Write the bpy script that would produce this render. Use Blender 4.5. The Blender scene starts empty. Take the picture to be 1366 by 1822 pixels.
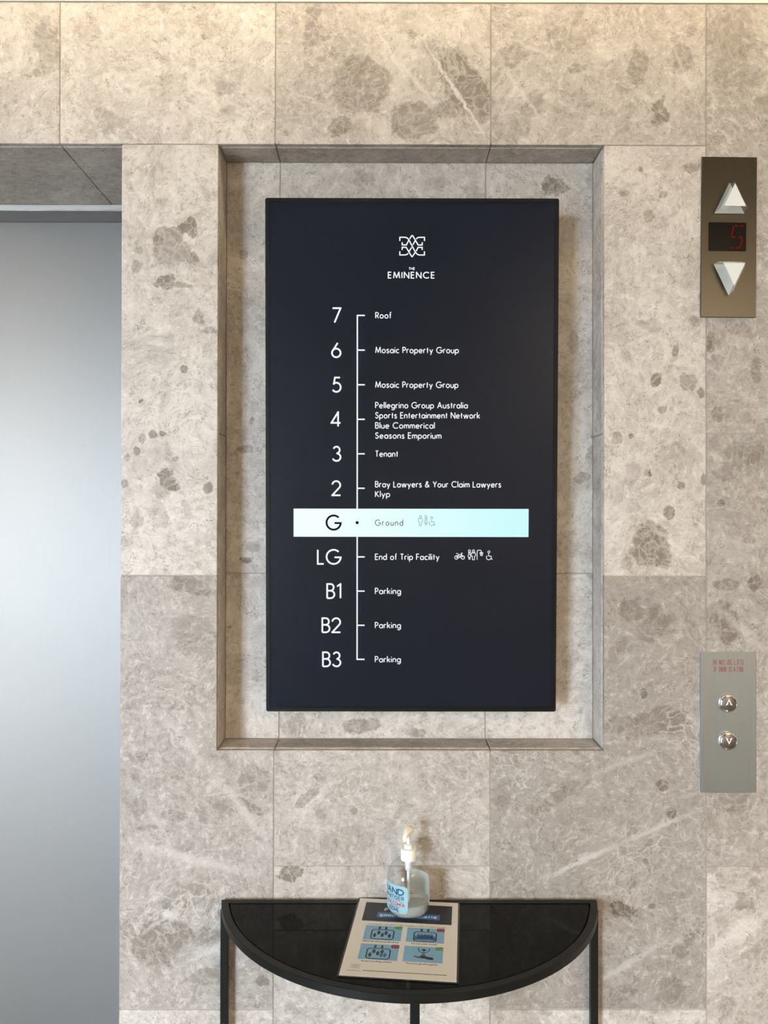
import bpy, bmesh, math, random
from mathutils import Matrix, Vector

# ------------------------------------------------------------------ camera, world, exposure
scene = bpy.context.scene
COL = scene.collection
PI = math.pi
L = 2.310                      # underside of the stone lintel above the floor (m)
CAM = Vector((0.0065, -1.6643, 1.534))
cam_data = bpy.data.cameras.new('camera')
cam_data.sensor_fit = 'VERTICAL'
cam_data.sensor_height = 36.0
cam_data.lens = 36.0 * 1421.0 / 1822.0
cam_data.clip_start = 0.02
cam = bpy.data.objects.new('camera', cam_data)
COL.objects.link(cam)
cam.matrix_world = (Matrix.Translation(CAM) @ Matrix.Rotation(-0.00227, 4, 'Z')
                    @ Matrix.Rotation(PI / 2 + 0.0055, 4, 'X') @ Matrix.Rotation(0.00151, 4, 'Z'))
scene.camera = cam

world = bpy.data.worlds.new('overcast_sky')
scene.world = world
world.use_nodes = True
bgn = world.node_tree.nodes['Background']
bgn.inputs['Color'].default_value = (0.82, 0.90, 1.03, 1)
bgn.inputs['Strength'].default_value = 84.0

WIN = (-4.95, -3.0, 0.02, 2.35)     # street window in the rear wall: x0, x1, z0, z1
REAR = -6.4
pl = bpy.data.lights.new('window_portal', 'AREA')
pl.shape = 'RECTANGLE'
pl.size = WIN[1] - WIN[0]
pl.size_y = WIN[3] - WIN[2]
pl.cycles.is_portal = True
plo = bpy.data.objects.new('window_portal', pl)
COL.objects.link(plo)
plo.location = ((WIN[0] + WIN[1]) / 2, REAR + 0.06, (WIN[2] + WIN[3]) / 2)
plo.rotation_euler = (PI / 2, 0, 0)          # faces into the lobby (+y)

scene.view_settings.view_transform = 'Standard'
scene.view_settings.look = 'None'
scene.view_settings.exposure = 0.0
scene.view_settings.gamma = 1.0
scene.view_settings.use_curve_mapping = False
scene.cycles.max_bounces = 10
scene.cycles.transparent_max_bounces = 16
scene.cycles.sample_clamp_indirect = 12.0

COVE_STRENGTH = 31.0
FILL_STRENGTH = 18.0

# ------------------------------------------------------------------ helpers
def link(o, parent=None):
    COL.objects.link(o)
    if parent is not None:
        o.parent = parent
    return o

def mesh_obj(name, verts, faces, mat, parent=None, smooth=False, loc=None):
    me = bpy.data.meshes.new(name)
    me.from_pydata([tuple(v) for v in verts], [], faces)
    me.update()
    if mat is not None:
        me.materials.append(mat)
    if smooth:
        for p in me.polygons:
            p.use_smooth = True
    o = bpy.data.objects.new(name, me)
    link(o, parent)
    if loc is not None:
        o.location = loc
    return o

def bm_obj(name, bm, mat, parent=None, smooth=False, sharp=None):
    me = bpy.data.meshes.new(name)
    bmesh.ops.recalc_face_normals(bm, faces=bm.faces[:])
    bm.to_mesh(me)
    bm.free()
    me.materials.append(mat)
    if smooth:
        for p in me.polygons:
            p.use_smooth = True
        if sharp is not None:
            me.set_sharp_from_angle(angle=math.radians(sharp))
    return link(bpy.data.objects.new(name, me), parent)

def empty(name, loc=(0, 0, 0), rot=None):
    o = bpy.data.objects.new(name, None)
    o.empty_display_size = 0.05
    o.location = loc
    if rot is not None:
        o.rotation_euler = rot
    return link(o)

def thing(o, label, cat, group=None):
    o['label'] = label
    o['category'] = cat
    if group:
        o['group'] = group
    return o

def struct(o, label=None):
    o['kind'] = 'structure'
    if label:
        o['label'] = label
    return o

def add_box(bm, x0, x1, y0, y1, z0, z1, bevel=0.0):
    vs = [bm.verts.new(p) for p in ((x0, y0, z0), (x1, y0, z0), (x1, y1, z0), (x0, y1, z0),
                                    (x0, y0, z1), (x1, y0, z1), (x1, y1, z1), (x0, y1, z1))]
    fs = [bm.faces.new([vs[i] for i in f]) for f in ((0, 3, 2, 1), (4, 5, 6, 7), (0, 1, 5, 4),
                                                    (1, 2, 6, 5), (2, 3, 7, 6), (3, 0, 4, 7))]
    if bevel > 0:
        es = list({e for f in fs for e in f.edges})
        bmesh.ops.bevel(bm, geom=es, offset=bevel, segments=2, profile=0.7, affect='EDGES')

def box_obj(name, x0, x1, y0, y1, z0, z1, mat, parent=None, bevel=0.0):
    bm = bmesh.new()
    add_box(bm, x0, x1, y0, y1, z0, z1, bevel)
    return bm_obj(name, bm, mat, parent)

def inset_poly(poly, d):
    """Offset a counter-clockwise polygon inwards by d."""
    n = len(poly)
    out = []
    for i in range(n):
        a, b, c = Vector(poly[i - 1]), Vector(poly[i]), Vector(poly[(i + 1) % n])
        e1, e2 = (b - a).normalized(), (c - b).normalized()
        n1, n2 = Vector((-e1.y, e1.x)), Vector((-e2.y, e2.x))
        m = (n1 + n2)
        m = m / max(m.dot(n1), 1e-6)
        out.append(b + m * d)
    return out

def prism(poly, thick, bev, to3):
    """Slab from a CCW 2-D outline: to3(u, v, depth) -> 3-D; front face at depth 0 with a chamfer."""
    n = len(poly)
    rings = [[(p[0], p[1], 0.0) for p in inset_poly(poly, bev)],
             [(p[0], p[1], bev) for p in poly],
             [(p[0], p[1], thick) for p in poly]]
    verts = [to3(*p) for r in rings for p in r]
    faces = [tuple(range(n)), tuple(range(3 * n - 1, 2 * n - 1, -1))]
    for k in range(2):
        for i in range(n):
            j = (i + 1) % n
            faces.append((k * n + i, (k + 1) * n + i, (k + 1) * n + j, k * n + j))
    return verts, faces

def lathe(bm, prof, seg=48, cx=0.0, cy=0.0, close=False):
    """Revolve (radius, z) points about the z axis."""
    rings = []
    for r, z in prof:
        if r < 1e-6:
            rings.append([bm.verts.new((cx, cy, z))])
        else:
            rings.append([bm.verts.new((cx + r * math.cos(2 * PI * k / seg), cy + r * math.sin(2 * PI * k / seg), z)) for k in range(seg)])
    for a, b in zip(rings[:-1], rings[1:]):
        for k in range(seg):
            j = (k + 1) % seg
            if len(a) == 1 and len(b) == 1:
                continue
            if len(a) == 1:
                bm.faces.new((a[0], b[j], b[k]))
            elif len(b) == 1:
                bm.faces.new((a[k], a[j], b[0]))
            else:
                bm.faces.new((a[k], a[j], b[j], b[k]))

def rounded_rect(w, h, r, n=5, cx=0.0, cy=0.0):
    pts = []
    for sx, sy, a0 in ((1, -1, -90), (1, 1, 0), (-1, 1, 90), (-1, -1, 180)):
        for k in range(n + 1):
            a = math.radians(a0 + 90 * k / n)
            pts.append((cx + sx * (w / 2 - r) + r * math.cos(a), cy + sy * (h / 2 - r) + r * math.sin(a)))
    return pts

# ------------------------------------------------------------------ stroke lettering
def arc(cx, cy, rx, ry, a0, a1):
    n = max(4, int(abs(a1 - a0) / 12))
    return [(cx + rx * math.cos(math.radians(a0 + (a1 - a0) * k / n)), cy + ry * math.sin(math.radians(a0 + (a1 - a0) * k / n))) for k in range(n + 1)]

def smooth_line(pts, n=4):
    out = []
    for i in range(len(pts) - 1):
        p0, p1, p2, p3 = pts[max(i - 1, 0)], pts[i], pts[i + 1], pts[min(i + 2, len(pts) - 1)]
        for k in range(n):
            t = k / n
            out.append(tuple(0.5 * (2 * p1[d] + (p2[d] - p0[d]) * t + (2 * p0[d] - 5 * p1[d] + 4 * p2[d] - p3[d]) * t * t
                                    + (3 * p1[d] - p0[d] - 3 * p2[d] + p3[d]) * t ** 3) for d in (0, 1)))
    out.append(pts[-1])
    return out

XH = 0.62
BW = 0.56                       # width of the round small letters
def circ(cx, cy, r):
    return arc(cx, cy, r, r, 90, 450)

R_ = XH / 2
RB = BW / 2
def bowl(a0=90, a1=450):
    return arc(RB, R_, RB, R_, a0, a1)
GLYPHS = {
    'o': (BW, [bowl()]),
    'a': (BW, [bowl(), [(BW, XH), (BW, 0)]]),
    'b': (BW, [bowl(), [(0, 1.06), (0, 0)]]),
    'c': (0.46, [bowl(48, 312)]),
    'd': (BW, [bowl(), [(BW, 1.06), (BW, 0)]]),
    'e': (BW, [[(0.02, 0.32), (BW, 0.32)], bowl(2, 318)]),
    'f': (0.27, [arc(0.26, 0.88, 0.14, 0.16, 70, 180) + [(0.12, 0.5), (0.12, 0)], [(0, XH - .02), (0.26, XH - .02)]]),
    'g': (BW, [bowl(), [(BW, XH), (BW, -0.02)] + arc(BW - 0.28, -0.04, 0.28, 0.28, 0, -150)]),
    'h': (0.5, [[(0, 1.06), (0, 0)], arc(0.25, 0.38, 0.25, 0.26, 180, 0) + [(0.5, 0)]]),
    'i': (0.0, [[(0, XH), (0, 0)], [(-0.0, 0.96), (0.0, 0.84)]]),
    'k': (0.45, [[(0, 1.06), (0, 0)], [(0.42, XH), (0, 0.25)], [(0.13, 0.37), (0.46, 0)]]),
    'l': (0.0, [[(0, 1.06), (0, 0)]]),
    'm': (0.76, [[(0, XH), (0, 0)], arc(0.19, 0.40, 0.19, 0.22, 180, 0) + [(0.38, 0)], arc(0.57, 0.40, 0.19, 0.22, 180, 0) + [(0.76, 0)]]),
    'n': (0.48, [[(0, XH), (0, 0)], arc(0.24, 0.40, 0.24, 0.24, 180, 0) + [(0.48, 0)]]),
    'p': (BW, [bowl(), [(0, XH), (0, -0.36)]]),
    'q': (BW, [bowl(), [(BW, XH), (BW, -0.36)]]),
    'r': (0.30, [[(0, XH), (0, 0)], arc(0.2, 0.42, 0.2, 0.22, 180, 55)]),
    's': (0.38, [smooth_line([(0.35, 0.54), (0.27, 0.62), (0.17, 0.64), (0.06, 0.58), (0.04, 0.47), (0.12, 0.37), (0.26, 0.30), (0.36, 0.21), (0.35, 0.09), (0.25, 0.01), (0.14, 0.0), (0.0, 0.10)])]),
    't': (0.27, [[(0.13, 0.92), (0.13, 0)], [(0, XH - .02), (0.27, XH - .02)]]),
    'u': (0.48, [[(0, XH)] + arc(0.24, 0.24, 0.24, 0.24, 180, 360) + [(0.48, XH)], [(0.48, XH), (0.48, 0)]]),
    'v': (0.5, [[(0, XH), (0.25, 0), (0.5, XH)]]),
    'w': (0.84, [[(0, XH), (0.21, 0), (0.42, XH), (0.63, 0), (0.84, XH)]]),
    'y': (0.52, [[(0, XH), (0.27, 0.02)], [(0.52, XH), (0.14, -0.34)]]),
    'A': (0.76, [[(0, 0), (0.38, 1), (0.76, 0)], [(0.14, 0.34), (0.62, 0.34)]]),
    'B': (0.50, [[(0, 0), (0, 1), (0.24, 1)] + arc(0.24, 0.765, 0.22, 0.235, 90, -90) + [(0, 0.53)], [(0.24, 0.53)] + arc(0.24, 0.265, 0.27, 0.265, 90, -90) + [(0, 0)]]),
    'C': (0.86, [arc(0.5, 0.5, 0.5, 0.5, 45, 315)]),
    'D': (0.74, [[(0, 0), (0, 1), (0.24, 1)] + arc(0.24, 0.5, 0.5, 0.5, 90, -90) + [(0, 0)]]),
    'E': (0.46, [[(0.46, 1), (0, 1), (0, 0), (0.46, 0)], [(0, 0.52), (0.43, 0.52)]]),
    'F': (0.44, [[(0.44, 1), (0, 1), (0, 0)], [(0, 0.50), (0.40, 0.50)]]),
    'G': (0.98, [arc(0.5, 0.5, 0.5, 0.5, 45, 356) + [(0.56, 0.47)]]),
    'H': (0.66, [[(0, 0), (0, 1)], [(0.66, 0), (0.66, 1)], [(0, 0.52), (0.66, 0.52)]]),
    'I': (0.0, [[(0, 0), (0, 1)]]),
    'K': (0.58, [[(0, 0), (0, 1)], [(0.52, 1), (0.02, 0.48)], [(0.10, 0.56), (0.58, 0)]]),
    'L': (0.42, [[(0, 1), (0, 0), (0.42, 0)]]),
    'M': (0.92, [[(0, 0), (0.12, 1), (0.46, 0.10), (0.80, 1), (0.92, 0)]]),
    'N': (0.70, [[(0, 0), (0, 1), (0.70, 0), (0.70, 1)]]),
    'O': (1.0, [arc(0.5, 0.5, 0.5, 0.5, 90, 450)]),
    'P': (0.46, [[(0, 0), (0, 1), (0.22, 1)] + arc(0.22, 0.735, 0.25, 0.265, 90, -90) + [(0, 0.47)]]),
    'R': (0.50, [[(0, 0), (0, 1), (0.22, 1)] + arc(0.22, 0.735, 0.25, 0.265, 90, -90) + [(0, 0.47)], [(0.20, 0.47), (0.50, 0)]]),
    'S': (0.50, [smooth_line([(0.46, 0.84), (0.36, 0.97), (0.23, 1.0), (0.08, 0.92), (0.04, 0.76), (0.12, 0.61), (0.30, 0.50), (0.46, 0.38), (0.48, 0.20), (0.38, 0.05), (0.22, 0.0), (0.08, 0.06), (0.0, 0.20)])]),
    'T': (0.54, [[(0, 1), (0.54, 1)], [(0.27, 1), (0.27, 0)]]),
    'U': (0.60, [[(0, 1)] + arc(0.30, 0.30, 0.30, 0.30, 180, 360) + [(0.60, 1)]]),
    'Y': (0.64, [[(0, 1), (0.32, 0.47), (0.64, 1)], [(0.32, 0.47), (0.32, 0)]]),
    '&': (0.72, [smooth_line([(0.72, 0.0), (0.45, 0.30), (0.22, 0.62), (0.17, 0.82), (0.28, 0.98), (0.42, 0.95), (0.46, 0.80), (0.36, 0.64), (0.14, 0.48), (0.02, 0.30), (0.05, 0.10), (0.22, 0.0), (0.42, 0.06), (0.58, 0.24), (0.68, 0.44)])]),
    '%': (0.9, [circ(0.2, 0.78, 0.19), circ(0.7, 0.2, 0.19), [(0.15, 0), (0.75, 1)]]),
    ',': (0.05, [[(0.06, 0.08), (0.0, -0.16)]]),
    ':': (0.0, [[(0, 0.02), (0, 0.12)], [(0, 0.50), (0, 0.60)]]),
    '0': (0.58, [arc(0.29, 0.5, 0.29, 0.5, 90, 450)]),
    '1': (0.24, [[(0.0, 0.83), (0.24, 1.0), (0.24, 0)]]),
    '2': (0.58, [arc(0.28, 0.72, 0.28, 0.28, 172, -38) + [(0.0, 0.0), (0.58, 0.0)]]),
    '3': (0.54, [arc(0.26, 0.765, 0.22, 0.235, 158, -90) , arc(0.26, 0.265, 0.28, 0.265, 90, -158)]),
    '4': (0.64, [[(0.47, 0), (0.47, 1), (0, 0.25), (0.64, 0.25)]]),
    '5': (0.56, [[(0.52, 1), (0.17, 1), (0.09, 0.56)] + arc(0.27, 0.32, 0.30, 0.32, 118, -148)]),
    '6': (0.60, [[(0.40, 1), (0.06, 0.46)], circ(0.30, 0.30, 0.30)]),
    '7': (0.56, [[(0, 1), (0.56, 1), (0.14, 0)]]),
}

def text_lines(s, cap, x, y, width=None, align='L', track=0.24, space=0.42, weight=0.11, mono=None):
    """Lay out a string; returns polylines in metres. x, y: start (or end / middle) of the base line."""
    pen, lines = 0.0, []
    first = True
    for ch in s:
        if ch == ' ':
            pen += mono if mono else space
            continue
        adv, strokes = GLYPHS[ch]
        if mono:
            k = (mono * 0.72) / max(adv, 0.45)
            off = pen + (mono - adv * k) / 2
            for st in strokes:
                lines.append([(off + p[0] * k, p[1]) for p in st])
            if ch in 'IT':          # slab feet of the engraved lettering
                lines.append([(pen + mono * .2, 0), (pen + mono * .8, 0)])
                if ch == 'I':
                    lines.append([(pen + mono * .2, 1), (pen + mono * .8, 1)])
            pen += mono
        else:
            if not first:
                pen += track
            for st in strokes:
                lines.append([(pen + p[0], p[1]) for p in st])
            pen += adv
        first = False
    total = pen
    w = weight
    ks = cap * (1 - w)                      # centre lines stay half a stroke inside the cap height
    kx = ks if width is None else (width - cap * w) / total
    off = {'L': cap * w / 2, 'R': -(total * kx) - cap * w / 2, 'C': -(total * kx) / 2}[align]
    return [[(x + off + p[0] * kx, y + cap * w / 2 + p[1] * ks) for p in ln] for ln in lines]

def ribbons(lines, w, to3, step=None):
    """Flat strips of width w along 2-D polylines."""
    verts, faces = [], []
    pieces = []
    for ln in lines:                                  # cut at sharp corners so the strokes keep their width
        cur = [Vector(ln[0])]
        for i in range(1, len(ln)):
            p = Vector(ln[i])
            cur.append(p)
            if i < len(ln) - 1:
                e1, e2 = p - cur[-2], Vector(ln[i + 1]) - p
                if e1.length > 1e-7 and e2.length > 1e-7 and e1.normalized().dot(e2.normalized()) < 0.45:
                    cur[-1] = p + e1.normalized() * (w * 0.42)
                    pieces.append(cur)
                    cur = [p - e2.normalized() * (w * 0.42)]
        pieces.append(cur)
    for ln in pieces:
        pts = [Vector(p) for p in ln]
        pts = [p for i, p in enumerate(pts) if i == 0 or (p - pts[i - 1]).length > 1e-7]
        if len(pts) < 2:
            continue
        closed = (pts[0] - pts[-1]).length < 1e-6
        if closed:
            pts = pts[:-1]
        if step:
            dense = []
            m = len(pts)
            for i in range(m if closed else m - 1):
                a, b = pts[i], pts[(i + 1) % m]
                k = max(1, int((b - a).length / step))
                dense += [a + (b - a) * (j / k) for j in range(k)]
            if not closed:
                dense.append(pts[-1])
            pts = dense
        m = len(pts)
        base = len(verts)
        for i in range(m):
            if closed:
                e1 = (pts[i] - pts[i - 1]).normalized()
                e2 = (pts[(i + 1) % m] - pts[i]).normalized()
            else:
                e1 = (pts[i] - pts[i - 1]).normalized() if i > 0 else (pts[1] - pts[0]).normalized()
                e2 = (pts[i + 1] - pts[i]).normalized() if i < m - 1 else e1
            n1, n2 = Vector((-e1.y, e1.x)), Vector((-e2.y, e2.x))
            mi = n1 + n2
            d = mi.dot(n1)
            mi = mi / max(d, 0.45)
            for s in (1, -1):
                q = pts[i] + mi * (s * w / 2)
                verts.append(to3(q.x, q.y))
        for i in range(m if closed else m - 1):
            j = (i + 1) % m
            faces.append((base + 2 * i, base + 2 * i + 1, base + 2 * j + 1, base + 2 * j))
    return verts, faces

def print_obj(name, lines, w, to3, mat, parent, step=None):
    v, f = ribbons(lines, w, to3, step)
    return mesh_obj(name, v, f, mat, parent)

def patch_obj(name, polys, to3, mat, parent):
    v, f = [], []
    for p in polys:
        b = len(v)
        v += [to3(*q) for q in p]
        f.append(tuple(range(b, b + len(p))))
    return mesh_obj(name, v, f, mat, parent)

# ------------------------------------------------------------------ materials
def new_mat(name):
    m = bpy.data.materials.new(name)
    m.use_nodes = True
    nt = m.node_tree
    nt.nodes.clear()
    out = nt.nodes.new('ShaderNodeOutputMaterial')
    return m, nt, out

def nd(nt, kind, **kw):
    n = nt.nodes.new('ShaderNode' + kind)
    for k, v in kw.items():
        if k[0] == '_':
            setattr(n, k[1:], v)
    return n

def setin(nt, node, **kw):
    for k, v in kw.items():
        key = int(k[1:]) if k[0] == 'i' and k[1:].isdigit() else k.replace('__', ' ')
        if hasattr(v, 'is_linked') or isinstance(v, bpy.types.NodeSocket):
            nt.links.new(v, node.inputs[key])
        else:
            node.inputs[key].default_value = v
    return node

def mth(nt, op, a, b=0.0, clamp=False):
    n = nd(nt, 'Math', _operation=op, _use_clamp=clamp)
    setin(nt, n, i0=a, i1=b)
    return n.outputs[0]

def vmth(nt, op, a, b=None, scale=None):
    n = nd(nt, 'VectorMath', _operation=op)
    setin(nt, n, i0=a)
    if b is not None:
        setin(nt, n, i1=b)
    if scale is not None:
        n.inputs['Scale'].default_value = scale
    return n.outputs['Value'] if op == 'LENGTH' else n.outputs['Vector']

def rng(nt, v, a, b, c=0.0, d=1.0, smooth=False):
    n = nd(nt, 'MapRange', _interpolation_type='SMOOTHSTEP' if smooth else 'LINEAR')
    setin(nt, n, i0=v)
    for i, x in zip((1, 2, 3, 4), (a, b, c, d)):
        n.inputs[i].default_value = x
    return n.outputs[0]

def noise(nt, vec, scale, detail=2.0, rough=0.5, dist=0.0):
    n = nd(nt, 'TexNoise')
    setin(nt, n, Vector=vec, Scale=scale, Detail=detail, Roughness=rough, Distortion=dist)
    return n

def voro(nt, vec, scale, feature='F1'):
    n = nd(nt, 'TexVoronoi', _feature=feature)
    setin(nt, n, Vector=vec, Scale=scale)
    return n

def mixc(nt, f, a, b):
    n = nd(nt, 'Mix', _data_type='RGBA')
    for key, v in ((0, f), (6, a), (7, b)):
        if isinstance(v, bpy.types.NodeSocket):
            nt.links.new(v, n.inputs[key])
        else:
            n.inputs[key].default_value = v if key == 0 else (*v[:3], 1)
    return n.outputs[2]

def principled(nt, out, **kw):
    p = nd(nt, 'BsdfPrincipled')
    setin(nt, p, **kw)
    nt.links.new(p.outputs[0], out.inputs['Surface'])
    return p

def simple(name, color, rough=0.5, metal=0.0, spec=0.5, emit=None, estr=1.0, grain=0.0):
    m, nt, out = new_mat(name)
    p = principled(nt, out, Roughness=rough, Metallic=metal)
    p.inputs['Specular IOR Level'].default_value = spec
    geo = nd(nt, 'NewGeometry')
    nz = noise(nt, geo.outputs['Position'], 180.0, 2.0)
    f = rng(nt, nz.outputs['Fac'], 0.3, 0.7, 1.0 - grain, 1.0 + grain)
    hs = nd(nt, 'HueSaturation')
    setin(nt, hs, Color=(*color, 1), Value=f)
    nt.links.new(hs.outputs[0], p.inputs['Base Color'])
    if emit is not None:
        p.inputs['Emission Color'].default_value = (*emit, 1)
        p.inputs['Emission Strength'].default_value = estr
    return m

def srgb(r, g, b):
    def c(v):
        v /= 255.0
        return v / 12.92 if v <= 0.04045 else ((v + 0.055) / 1.055) ** 2.4
    return (c(r), c(g), c(b))

# --- brown-grey limestone -------------------------------------------------
STONE_LIGHT = (0.630, 0.583, 0.545)
STONE_MID = (0.430, 0.385, 0.350)
STONE_DARK = (0.195, 0.156, 0.128)
STONE_VEIN = (0.76, 0.715, 0.675)

def stone_group():
    g = bpy.data.node_groups.new('limestone', 'ShaderNodeTree')
    for nm, ty in (('Vector', 'NodeSocketVector'), ('Seed', 'NodeSocketFloat'), ('Dark', 'NodeSocketFloat'), ('Light', 'NodeSocketFloat'), ('Tone', 'NodeSocketFloat')):
        g.interface.new_socket(nm, in_out='INPUT', socket_type=ty)
    for nm, ty in (('Color', 'NodeSocketColor'), ('Height', 'NodeSocketFloat')):
        g.interface.new_socket(nm, in_out='OUTPUT', socket_type=ty)
    nt = g
    gi, go = nt.nodes.new('NodeGroupInput'), nt.nodes.new('NodeGroupOutput')
    cx = nd(nt, 'CombineXYZ')
    for k, mul in zip('XYZ', (7.31, 3.17, 5.73)):
        nt.links.new(mth(nt, 'MULTIPLY', gi.outputs['Seed'], mul), cx.inputs[k])
    p = vmth(nt, 'ADD', gi.outputs['Vector'], cx.outputs[0])
    w1 = noise(nt, p, 5.0, 2.0)
    p2 = vmth(nt, 'ADD', p, vmth(nt, 'SCALE', vmth(nt, 'SUBTRACT', w1.outputs['Color'], (0.5, 0.5, 0.5)), scale=0.11))
    w2 = noise(nt, p2, 26.0, 3.0, 0.6)
    p3 = vmth(nt, 'ADD', p2, vmth(nt, 'SCALE', vmth(nt, 'SUBTRACT', w2.outputs['Color'], (0.5, 0.5, 0.5)), scale=0.035))
    w3 = noise(nt, p3, 75.0, 2.0, 0.6)
    p4 = vmth(nt, 'ADD', p3, vmth(nt, 'SCALE', vmth(nt, 'SUBTRACT', w3.outputs['Color'], (0.5, 0.5, 0.5)), scale=0.013))
    n1 = noise(nt, p3, 7.5, 7.0, 0.66).outputs['Fac']
    n2 = noise(nt, p2, 7.0, 4.0, 0.6).outputs['Fac']
    n4 = noise(nt, p3, 17.0, 6.0, 0.74).outputs['Fac']
    n3 = noise(nt, p3, 70.0, 4.0, 0.74).outputs['Fac']
    v1 = voro(nt, p4, 21.0)
    sepc = nd(nt, 'SeparateColor')
    nt.links.new(v1.outputs['Color'], sepc.inputs[0])
    cell = mth(nt, 'MULTIPLY', rng(nt, sepc.outputs[0], 0.66, 0.9), rng(nt, v1.outputs['Distance'], 0.62, 0.40))
    cell = mth(nt, 'MULTIPLY', cell, rng(nt, n2, 0.46, 0.60))
    e1 = voro(nt, p4, 15.0, 'DISTANCE_TO_EDGE').outputs['Distance']
    e1 = mth(nt, 'MULTIPLY', rng(nt, e1, 0.0, 0.045, 1, 0), rng(nt, n2, 0.44, 0.64))
    e2 = voro(nt, p4, 44.0, 'DISTANCE_TO_EDGE').outputs['Distance']
    e2l = rng(nt, e2, 0.0, 0.10, 1, 0)
    e2m = mth(nt, 'MULTIPLY', e2l, rng(nt, n1, 0.47, 0.66))
    sq = noise(nt, p2, 105.0, 2.0, 0.55, 1.2).outputs['Fac']
    sq = rng(nt, mth(nt, 'ABSOLUTE', mth(nt, 'SUBTRACT', sq, 0.5)), 0.008, 0.042, 1, 0)
    sqm = noise(nt, p2, 40.0, 3.0, 0.7).outputs['Fac']
    sq = mth(nt, 'MULTIPLY', sq, rng(nt, sqm, 0.52, 0.60))
    # soft tone, darker clouds
    tone = mth(nt, 'ADD', rng(nt, n1, 0.38, 0.64), gi.outputs['Tone'], True)
    col = mixc(nt, tone, STONE_LIGHT, STONE_MID)
    col = mixc(nt, mth(nt, 'MULTIPLY', rng(nt, n3, 0.53, 0.66), 0.40), col, STONE_DARK)
    col = mixc(nt, mth(nt, 'MULTIPLY', rng(nt, n4, 0.53, 0.63), 0.34), col, (0.30, 0.255, 0.222))
    col = mixc(nt, mth(nt, 'MULTIPLY', rng(nt, n3, 0.46, 0.36), 0.48), col, STONE_VEIN)
    dark = mth(nt, 'MULTIPLY', gi.outputs['Dark'], rng(nt, n3, 0.36, 0.58, 0.72, 1.0))
    dark = mth(nt, 'MAXIMUM', mth(nt, 'MULTIPLY', cell, 0.45), mth(nt, 'MULTIPLY', dark, 1.0))
    col = mixc(nt, dark, col, STONE_DARK)
    dl = mth(nt, 'MULTIPLY', e2l, mth(nt, 'MULTIPLY', gi.outputs['Dark'], 0.34))
    li = mth(nt, 'MAXIMUM', mth(nt, 'MULTIPLY', e1, 0.36), mth(nt, 'MULTIPLY', e2m, mth(nt, 'ADD', mth(nt, 'MULTIPLY', gi.outputs['Tone'], 0.30), 0.34)))
    li = mth(nt, 'MAXIMUM', li, dl)
    li = mth(nt, 'MAXIMUM', li, mth(nt, 'MULTIPLY', gi.outputs['Light'], rng(nt, n3, 0.3, 0.6, 0.5, 1.0)))
    col = mixc(nt, li, col, STONE_VEIN)
    col = mixc(nt, mth(nt, 'MULTIPLY', sq, 0.70), col, (0.19, 0.155, 0.125))
    gr = noise(nt, p, 260.0, 2.0, 0.6).outputs['Fac']
    hs = nd(nt, 'HueSaturation')
    body = mth(nt, 'SUBTRACT', 1.03, mth(nt, 'MULTIPLY', gi.outputs['Tone'], 0.23))
    nt.links.new(mth(nt, 'MULTIPLY', body, rng(nt, gr, 0.3, 0.7, 0.93, 1.07)), hs.inputs['Value'])
    nt.links.new(col, hs.inputs['Color'])
    nt.links.new(hs.outputs[0], go.inputs['Color'])
    h = mth(nt, 'ADD', mth(nt, 'MULTIPLY', n3, 0.6), mth(nt, 'MULTIPLY', sq, -0.55))
    h = mth(nt, 'ADD', h, mth(nt, 'MULTIPLY', gr, 0.35))
    nt.links.new(h, go.inputs['Height'])
    return g

STONE_GROUP = stone_group()

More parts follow.
